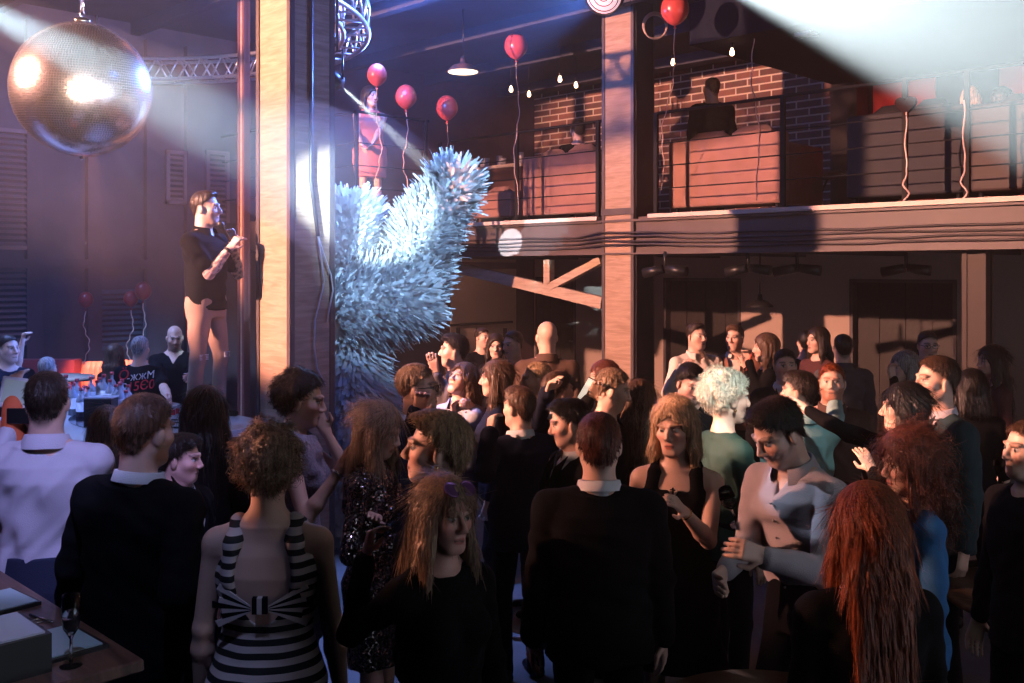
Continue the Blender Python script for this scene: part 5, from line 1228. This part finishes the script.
# ================================================================= feathered costume
M_feather = mat('white feather', (.86, .88, .93), .8, spec=.1)
_nt = M_feather.node_tree; _t = _nt.nodes.new('ShaderNodeBsdfTranslucent'); _t.inputs[0].default_value = (.86, .88, .93, 1); _x = _nt.nodes.new('ShaderNodeMixShader'); _x.inputs[0].default_value = .4
_nt.links.new(_nt.nodes['Principled BSDF'].outputs[0], _x.inputs[1]); _nt.links.new(_t.outputs[0], _x.inputs[2]); _nt.links.new(_x.outputs[0], _nt.nodes['Material Output'].inputs['Surface'])
def costume():
    Yc = 8.75; rr = random.Random(11); s = Yc/F
    base = W(352, 400, Yc); base.z = 0
    root = thing('feathered_costume', 'towering white feathered costume figure raising a plumed arm beside the left pillar', 'costume', base)
    def P(px, py, d=0): return np.array(W(px, py, Yc+d)-base, np.float32)
    caps = [  # a, b, ra, rb, feather direction, share
        (P(345, 264), P(349, 222), 39*s, 31*s, (0, 0, 1), 1.0, .8),       # head
        (P(350, 302), P(394, 292), 54*s, 48*s, None, 1.0, 1),             # chest
        (P(408, 284), P(423, 238, -.05), 37*s, 31*s, None, .9, 1),        # upper arm
        (P(423, 238, -.05), P(452, 187, -.15), 31*s, 23*s, None, 1.0, 1),  # forearm
        (P(348, 335), P(346, 400), 34*s, 44*s, (0, 0, -1), 1.0, 1),       # waist
        (P(348, 400), P(346, 520), 46*s, 58*s, (0, 0, -1), 1.2, 1),       # skirt
        (P(346, 520), P(346, 555), 58*s, 60*s, (0, 0, -1), .4, 1)]
    B = Field(.02)
    for a, b, ra, rb, *_ in caps: B.cap(a, b, ra*.93, rb*.93, .08)
    vs, fs = B.mesh(); np_obj('body', vs, fs, M_feather, root)
    V = []; Q = []
    for a, b, ra, rb, dr, share, L_ in caps:
        ax = b-a; ln = np.linalg.norm(ax); ax = ax/ln; up_ = np.array((0, 0, 1.)) if abs(ax[2]) < .9 else np.array((1., 0, 0)); u = np.cross(ax, up_); u /= np.linalg.norm(u); v = np.cross(ax, u)
        area_ = 2*math.pi*max(ra, rb)*(ln+ra); n = int(area_*2300*share)
        for i in range(n):
            t = rr.uniform(-.25, 1.0+.75*rb/ln); ph = rr.uniform(0, 2*math.pi)
            rad = ra+(rb-ra)*min(max(t, 0), 1); over = max(0, t-1)*ln/max(rb, .01); under = max(0, -t)*ln/ra
            k = math.sqrt(max(.02, 1-min(over, .98)**2)) if over else math.sqrt(max(.05, 1-min(under, .95)**2))
            nrm = u*math.cos(ph)+v*math.sin(ph); c_ = a+ax*(t*ln)+nrm*rad*.90*k
            d = np.array(dr, float) if dr is not None else ax
            if over: nrm = nrm*k+ax*min(over, 1); nrm /= np.linalg.norm(nrm)
            d = d*.9+nrm*rr.uniform(.15, .6)+np.array([rr.gauss(0, .22) for _ in range(3)]); d /= np.linalg.norm(d)
            sd = np.cross(d, nrm); sd /= np.linalg.norm(sd)+1e-6; sd = sd*math.cos(.5*rr.gauss(0, 1))+nrm*math.sin(.4*rr.gauss(0, 1))
            fl = rr.uniform(.06, .125)*(.85 if dr is not None and dr[2] > 0 else 1); fw = rr.uniform(.012, .021); cur = nrm*rr.uniform(-.03, .05)
            o = len(V)
            for q_, wq in ((0, .5), (.4, 1), (.8, .95), (1, .5)):
                m_ = c_+d*fl*q_+cur*q_*q_*2; V.append(m_-sd*fw*wq); V.append(m_+sd*fw*wq)
            for j in range(3): Q.append((o+2*j, o+2*j+1, o+2*j+3, o+2*j+2))
    o = np_obj('plumage', np.array(V, np.float32), np.array(Q, np.int32), M_feather, root)
    o['kind'] = 'stuff'
    print('feathers', len(V)//8)
costume()
# ================================================================= details on people
def bow():
    i = PER['stripes']; root = i['root']; s = i['s']; up = i['up']
    zc = 1.215; m = MB(); k = 7
    for sx in (-1, 1):
        for j in range(k):
            a0 = (j/k-.5)*1.15; a1 = ((j+1)/k-.5)*1.15; L_ = .135+.02*math.cos(j*2)
            pts = []
            for aa, rr_ in ((a0, .018), (a0, L_), (a1, L_), (a1, .018)):
                x = sx*(.012+rr_*math.cos(aa)); z = zc+rr_*math.sin(aa)*.85-.01; y = -.118-.02*(1-rr_/.16)
                y = -.135 if rr_ < .05 else -.118+.35*max(0, abs(x)-.07)
                pts.append((x, y, z))
            A = [tuple(up(p)*s) for p in pts]; Bk = [tuple(up((p[0], p[1]-.006, p[2]))*s) for p in pts]
            n = 4; fs = [[3, 2, 1, 0], [4, 5, 6, 7]]+[[q, (q+1) % n, n+(q+1) % n, n+q] for q in range(n)]
            m.add(A+Bk, fs, j % 2)
    for x0 in (-.02, -.007, .007):
        mi = 1 if abs(x0+.007) > .01 and x0 != .007 else 0
    for q, x0 in enumerate((-.024, -.008, .008)):
        c = MB(); A = [tuple(up((x, y, z))*s) for x, y, z in ((x0, -.128, zc-.028), (x0+.016, -.128, zc-.028), (x0+.016, -.128, zc+.028), (x0, -.128, zc+.028), (x0, -.146, zc-.026), (x0+.016, -.146, zc-.026), (x0+.016, -.146, zc+.026), (x0, -.146, zc+.026))]
        m.add(A, [[0, 1, 2, 3], [7, 6, 5, 4], [0, 4, 5, 1], [1, 5, 6, 2], [2, 6, 7, 3], [3, 7, 4, 0]], 1 if q != 1 else 0)
    m.obj('bow', [mat('bow white', (.62, .52, .52), .8), FAB['black']], root)
bow()
def text_on(per, txt, size, pos, m, name):
    i = PER[per]; cu = bpy.data.curves.new(name, 'FONT'); cu.body = txt; cu.size = size; cu.extrude = .002; cu.shear = .25
    o = bpy.data.objects.new(name, cu); C.objects.link(o); dg = bpy.context.evaluated_depsgraph_get()
    me = bpy.data.meshes.new_from_object(o.evaluated_get(dg)); bpy.data.objects.remove(o); me.materials.append(m)
    o = bpy.data.objects.new(name, me); C.objects.link(o); o.parent = i['root']
    o.location = Vector(i['up'](pos)*i['s']); o.rotation_euler = (R(90), R(-8), 0); return o
M_red = mat('red print on shirt', (.8, .03, .05), .6); M_wp = mat('white print on shirt', (.85, .85, .9), .6)
text_on('dj', 'Ö', .13, (-.155, -.150, 1.335), M_red, 'printed_text')
text_on('dj', '-жжM', .10, (-.07, -.150, 1.325), M_wp, 'printed_text')
text_on('dj', 'по', .10, (-.185, -.150, 1.235), M_wp, 'printed_text')
text_on('dj', '15Є0', .12, (-.065, -.150, 1.225), M_red, 'printed_text')
# necklace, earring, bracelets, watches, glasses on the head
def on_wrist(per, sd, name, m, r=.034, w=.014, off=.01):
    i = PER[per]; sh, e, w_ = i['J'][sd]; f = (w_-e)/np.linalg.norm(w_-e); a = Vector((w_-f*(off+w))*i['s']); b = Vector((w_-f*off)*i['s'])
    return MB().tube([a, b], r*i['s'], 16).obj(name, m, i['root'])
M_gold = mat('gold', (.9, .6, .3), .2, metal=1)
on_wrist('vdress', 'L', 'bracelet', M_gold, .030, .008); on_wrist('vdress', 'R', 'bracelet', M_gold, .030, .006, .02)
on_wrist('silver', 'R', 'bracelet', M_chrome, .030, .012); on_wrist('selfie', 'R', 'bracelet', M_white, .033, .02); on_wrist('stage', 'R', 'watch', M_black, .036, .022)
def bead(per, pos, r, name, m, head=True):
    i = PER[per]; c = Vector((i['q'](*pos) if head else i['up'](pos))*i['s'])
    return MB().lathe([(r*i['s']*math.sin(math.pi*k/8)+1e-4, -r*i['s']*math.cos(math.pi*k/8)) for k in range(9)], c=c, n=10).obj(name, m, i['root'])
for p_ in ('shortblonde', 'whiteupdo'):
    for sx in (-1, 1): bead(p_, (sx*.086, -.004, -.052), .009, 'earring', M_gold)
def necklace(per):
    i = PER[per]; s = i['s']; pts = [Vector(i['up']((.066*math.cos(a), .058+.060*max(0, -math.sin(a)) if False else -.01+.075*(.55-.45*math.sin(a)*-1) , 1.44-.055*(1+math.sin(a))*0-.06*max(0, math.sin(a))))*s) for a in [math.pi*k/14 for k in range(15)]]
    m = MB().tube(pts, .0018*s, 5); c = i['up']((0, .102, 1.365))
    m.box(-.004*s, .004*s, -.002, .002, -.022*s, .012*s, M=Matrix.Translation(Vector(c*s))).box(-.013*s, .013*s, -.002, .002, -.003*s, .004*s, M=Matrix.Translation(Vector(c*s))).obj('cross_necklace', M_chrome, i['root'])
necklace('vdress')
i_ = PER['selfie']; g_ = MB(); q = i_['q']; s = i_['s']
for sx in (-1, 1):
    ring_ = [Vector(q(sx*.034+.028*math.cos(a), .072-.03*abs(math.cos(a))*.3+.018*-math.sin(a), .102+.020*math.sin(a))*s) for a in [2*math.pi*k/18 for k in range(18)]]
    g_.add(ring_, [list(range(18))], 0); g_.tube(ring_+[ring_[0]], .003*s, 5)
g_.obj('sunglasses', mat('mirrored lens', (.25, .1, .3), .15, metal=.6), i_['root'])
# things held in hands
def held(name, label, cat, mb, m, px, py, Y, rot_=(0, 0, 0)):
    o = mb.obj(name, m); o.location = W(px, py, Y); o.rotation_euler = rot_; return tag(o, label, cat)
ph = held('phone', 'phone held up by the man in the white shirt', 'phone', MB().box(-.075, .075, -.005, .005, -.037, .037, bev=.004), M_black, 22, 416, 4.70, (0, 0, R(40)))
ph2 = thing('tablet', 'white framed tablet held up at the left edge beside bright orange cloth', 'tablet', W(15, 393, 4.78), R(50)); ph2.rotation_euler = (R(-8), R(8), R(48))
MB().box(-.07, .07, -.006, .006, -.075, .075, bev=.005).obj('frame', M_white, ph2); MB().box(-.055, .055, -.0075, -.006, -.05, .06).obj('screen', mat('tablet screen', (.3, .38, .4), .2, emit=(.5, .6, .65), estr=.25), ph2)
ph3 = thing('phone', 'phone with a bright pale screen held before the short haired man in right profile', 'phone', W(588, 390, 5.72)); ph3.rotation_euler = (R(15), R(28), R(45))
MB().box(-.036, .036, -.004, .004, -.075, .075, bev=.004).obj('case', M_black, ph3); MB().box(-.032, .032, -.0055, -.004, -.068, .068).obj('screen', mat('phone screen', (.9, .8, .7), .2, emit=(1, .82, .66), estr=1.2), ph3)
mic = held('microphone', 'black microphone held by the tattooed man on the bar', 'microphone', MB().lathe([(.001, 0), (.012, 0), (.014, .14), (.026, .155), (.030, .18), (.022, .205), (.001, .212)], n=14), M_black, 232, 244, 7.9, (0, R(-30), R(45)))
cu = held('cocktail_glass', 'small dark glass held by the man in the pale button shirt', 'glass', MB().lathe([(.001, 0), (.03, 0), (.036, .10), (.034, .10), (.028, .01), (.001, .01)], n=16), M_dimglass, 682, 374, 9.0)
st = held('red_straw', 'red straw in the drink of the long haired woman before the lit wall', 'straw', MB().tube([(0, 0, -.11), (.0, .0, .11)], .006, 8), mat('red straw', (.8, .1, .05), .4), 749, 362, 8.8, (R(25), R(35), 0))
wg = held('wine_glass', 'wine glass catching light between the blonde woman and the stepping man', 'glass', MB().lathe([(.001, 0), (.03, 0), (.004, .006), (.004, .08), (.03, .11), (.036, .15), (.028, .19), (.026, .19), (.034, .15), (.028, .112), (.001, .085)], n=20), M_clearg, 737, 524, 4.3, (R(30), 0, 0))
# ripped knees of the performer's jeans, belt
i_ = PER['stage']
for sx in (-1, 1):
    c = Vector((sx*.15*i_['s'], .088*i_['s'], .50*i_['s']))
    m = MB()
    for k in range(4): m.box(-.045, .045, -.004, .004, -.02+.012*k, -.014+.012*k, M=Matrix.Translation(c)@Matrix.Rotation(R(-sx*8), 4, 'Z'))
    m.obj('frayed_rip', FAB['white'], i_['root'])
# ---------------------------------------------------------------- lights, haze, camera
def spot(name, loc, target, energy, col, angle, blend=.3, r=.03, vol=1.0):
    l = bpy.data.lights.new(name, 'SPOT'); l.energy = energy; l.color = col; l.spot_size = R(angle); l.spot_blend = blend; l.shadow_soft_size = r
    l.cycles.use_multiple_importance_sampling = True
    o = bpy.data.objects.new(name, l); C.objects.link(o); o.location = loc
    o.rotation_euler = (Vector(target)-Vector(loc)).to_track_quat('-Z', 'Y').to_euler(); l.volume_factor = vol if hasattr(l, 'volume_factor') else 1
    return o
def point(name, loc, energy, col, r=.1):
    l = bpy.data.lights.new(name, 'POINT'); l.energy = energy; l.color = col; l.shadow_soft_size = r
    o = bpy.data.objects.new(name, l); C.objects.link(o); o.location = loc; return o
def area(name, loc, target, energy, col, sx, sy=None):
    l = bpy.data.lights.new(name, 'AREA'); l.energy = energy; l.color = col; l.size = sx
    if sy: l.shape = 'RECTANGLE'; l.size_y = sy
    o = bpy.data.objects.new(name, l); C.objects.link(o); o.location = loc
    o.rotation_euler = (Vector(target)-Vector(loc)).to_track_quat('-Z', 'Y').to_euler(); return o
def RC(r, f, z): return Vector((S*(r-f), S*(r+f), z))      # camera-aligned plan coords
OR = (1, .45, .31)
KEY = (-8.8, -3.1, 5.2)
k_ = spot('orange_key', KEY, (-5.71, 6.41, 3.62), 24000, OR, 74, .15, .09)
k_.scale = (1, .44, 1)
n_ = spot('orange_near_fill', (-8.7, -2.5, 4.2), (-1.9, 3.3, 2.05), 4800, OR, 27, .3, .07)  # extra unseen spot for near heads that the key's cone misses
n_.scale = (1, .6, 1)
src = W(-95, -30, 4.0)
spot('cyan_beam', src, W(378, 206, 8.4), 13000, (.62, .88, 1), 13, .5, .02)
spot('pin_beam', SPOTP+SPOTD*.03, WY(510, 243, YE), 30000, (.85, .95, 1), 4.1, .15, .01)
spot('white_beam', W(672, -45, 3.6), W(1150, 14, 2.9), 95000, (.80, .95, 1), 46, .25, .02)
spot('costume_spot', RC(2.0, 4.2, 5.3), W(400, 235, 8.7), 5500, (.38, .66, 1), 21, .6, .05)
spot('pillar_wash', RC(2.6, 4.5, 5.3), W(312, 150, 7.5), 650, (.05, .2, 1), 44, .9, .05)
spot('violet_spot', RC(-.6, 1.2, 5.3), W(50, 470, 4.3), 1300, (.42, .42, 1), 17, .5, .05)
spot('table_blue_fill', RC(-.9, 1.5, 5.2), W(40, 640, 3.2), 260, (.4, .5, 1), 22, .5, .04)  # unseen spot added to lift box and folder on the near table
spot('lace_violet_fill', RC(.4, 4.2, 5.3), W(312, 470, 4.7), 260, (.55, .5, 1), 20, .6, .05)  # local spot added to brighten the lace dress
spot('bar_blue', RC(-5.2, 6.8, 5.3), W(130, 390, 9.0), 1500, (.35, .5, 1), 60, .6, .06)
spot('floor_blue', RC(-1.5, 7.5, 5.3), RC(-1.0, 6.6, 0), 2500, (.2, .35, 1), 34, .7, .06)
spot('crowd_white', RC(.9, .3, 5.2), W(735, 400, 5.3), 3000, (.9, 1, .97), 8, .4, .02)
spot('crowd_white_sleeve', RC(2.4, .8, 5.2), W(822, 432, 5.2), 500, (.65, .95, 1), 9, .5, .02)
spot('pillar_blue', BLUEP+BLUED*.05, W(425, 20, 9.5), 9000, (.1, .25, 1), 62, .8, .1)
point('red_glow', WY(905, 118, 13.2), 9, (1, .05, .06), .1)
point('red_glow_right', WY(1040, 100, 13.2), 9, (1, .05, .08), .1)
spot('booth_lamp', W(90, 120, 9.8), W(98, 365, 11.2), 4000, (1, .35, .2), 20, .4, .05)
spot('panel_lamp', WX(482, 262, -11.9), WX(482, 305, XL), 12, (1, .5, .32), 90, 1, .05)
point('mezz_blue', RC(-1.5, 11.5, 4.9), 220, (.1, .26, 1), .3)
spot('stage_blue', RC(-5.8, 9.5, 5.3), RC(-5.2, 9.5, 2.0), 1500, (.22, .36, 1), 90, .8, .1)
spot('ball_warm', W(-40, 60, 2.5), BALL, 1300, (1, .6, .35), 25, .4, .08)
spot('ball_white', W(230, 70, 2.4), BALL, 1300, (.9, .95, 1), 25, .4, .08)
spot('ceiling_blue_fill', RC(-2.2, 8.2, 4.4), W(90, 0, 12.6), 1500, (.15, .32, 1), 70, .8, .05)  # unseen spot added to tint the upper left ceiling blue
# narrow spots added at the mirror ball in place of its reflected rays
for k, (tx, ty, e) in enumerate(((205, 205, 1), (235, 176, .8), (165, 235, .9), (120, 260, .6), (60, 250, .45), (238, 140, .5), (255, 20, .5), (185, -20, .5))):
    tg = W(tx, ty, 5.4); d_ = (tg-BALL).normalized(); spot('added_ball_ray', BALL+d_*(BR+.03), tg, 900*e, (.6, .75, 1), 3.2+(k % 3), .6, .01)
HZB = MB().box(-12.98, -8.95, -1, 9.5, .003, 5.58)
hz = HZB.obj('haze', mat('haze', (1, 1, 1)))
hm = hz.data.materials[0]
def scatter(nt, d, out):
    v = nt.nodes.new('ShaderNodeVolumeScatter'); v.inputs['Density'].default_value = d; v.inputs['Anisotropy'].default_value = .25; v.inputs['Color'].default_value = (1, 1, 1, 1)
    nt.links.new(v.outputs[0], out.inputs['Volume'])
def puff(a, b, ra, rb, label, d):  # extra haze volumes shaped along the beams to make them visible
    a = Vector(a); b = Vector(b); o = MB().tube([a.lerp(b, t) for t in (0, .02, .25, .5, .75, .98, 1)], [.01, ra, ra+(rb-ra)*.25, (ra+rb)/2, ra+(rb-ra)*.75, rb, .02], 20).obj('haze', mat('haze '+label, (1, 1, 1)))
    n_ = o.data.materials[0].node_tree; n_.nodes.clear(); scatter(n_, d, n_.nodes.new('ShaderNodeOutputMaterial')); tag(o, label, 'haze', kind='stuff')
puff(W(-70, -20, 4.08), W(372, 202, 7.9), .08, .62, 'denser haze added along the pale beam that crosses the left pillar', .065)
puff(SPOTP+SPOTD*.1, SPOTP+SPOTD*3.2, .05, .26, 'denser haze added along the narrow beam thrown from the left pillar to the mezzanine', .05)
puff(BALL+(W(120, 120, 5.7)-BALL)*.1-Vector((0, 0, .9)), W(260, 190, 5.6)-Vector((0, 0, .3)), .9, 1.1, 'faint haze added below and beside the mirror ball to show the ray spots', .010)
nt = hm.node_tree; nt.nodes.clear(); scatter(nt, HAZE, nt.nodes.new('ShaderNodeOutputMaterial'))
tag(hz, 'thin stage haze hanging around the mirror ball, bar and left pillar', 'haze', kind='stuff')
w = bpy.data.worlds.new('World'); bpy.context.scene.world = w; w.use_nodes = True
w.node_tree.nodes['Background'].inputs[0].default_value = (.1, .12, .3, 1); w.node_tree.nodes['Background'].inputs[1].default_value = .02
scatter(w.node_tree, .0034, [n for n in w.node_tree.nodes if n.type == 'OUTPUT_WORLD'][0])
sc = bpy.context.scene
cd = bpy.data.cameras.new('camera'); cam = bpy.data.objects.new('camera', cd); C.objects.link(cam); sc.camera = cam
cam.location = (0, 0, HC); cam.rotation_euler = (R(90), 0, R(45))
cd.sensor_width = 36; cd.sensor_fit = 'HORIZONTAL'; cd.lens = 36*F/1024; cd.shift_y = -(341.5-HZ)/1024; cd.clip_start = .05
sc.view_settings.view_transform = 'Standard'; sc.view_settings.look = 'None'; sc.view_settings.gamma = 1; sc.view_settings.exposure = -.6
sc.view_settings.use_curve_mapping = False
cy = sc.cycles
cy.use_denoising = True; cy.max_bounces = 5; cy.diffuse_bounces = 1; cy.glossy_bounces = 3; cy.transmission_bounces = 5; cy.volume_bounces = 0; cy.transparent_max_bounces = 6
cy.caustics_reflective = False; cy.caustics_refractive = False; cy.sample_clamp_indirect = 4; cy.sample_clamp_direct = 0
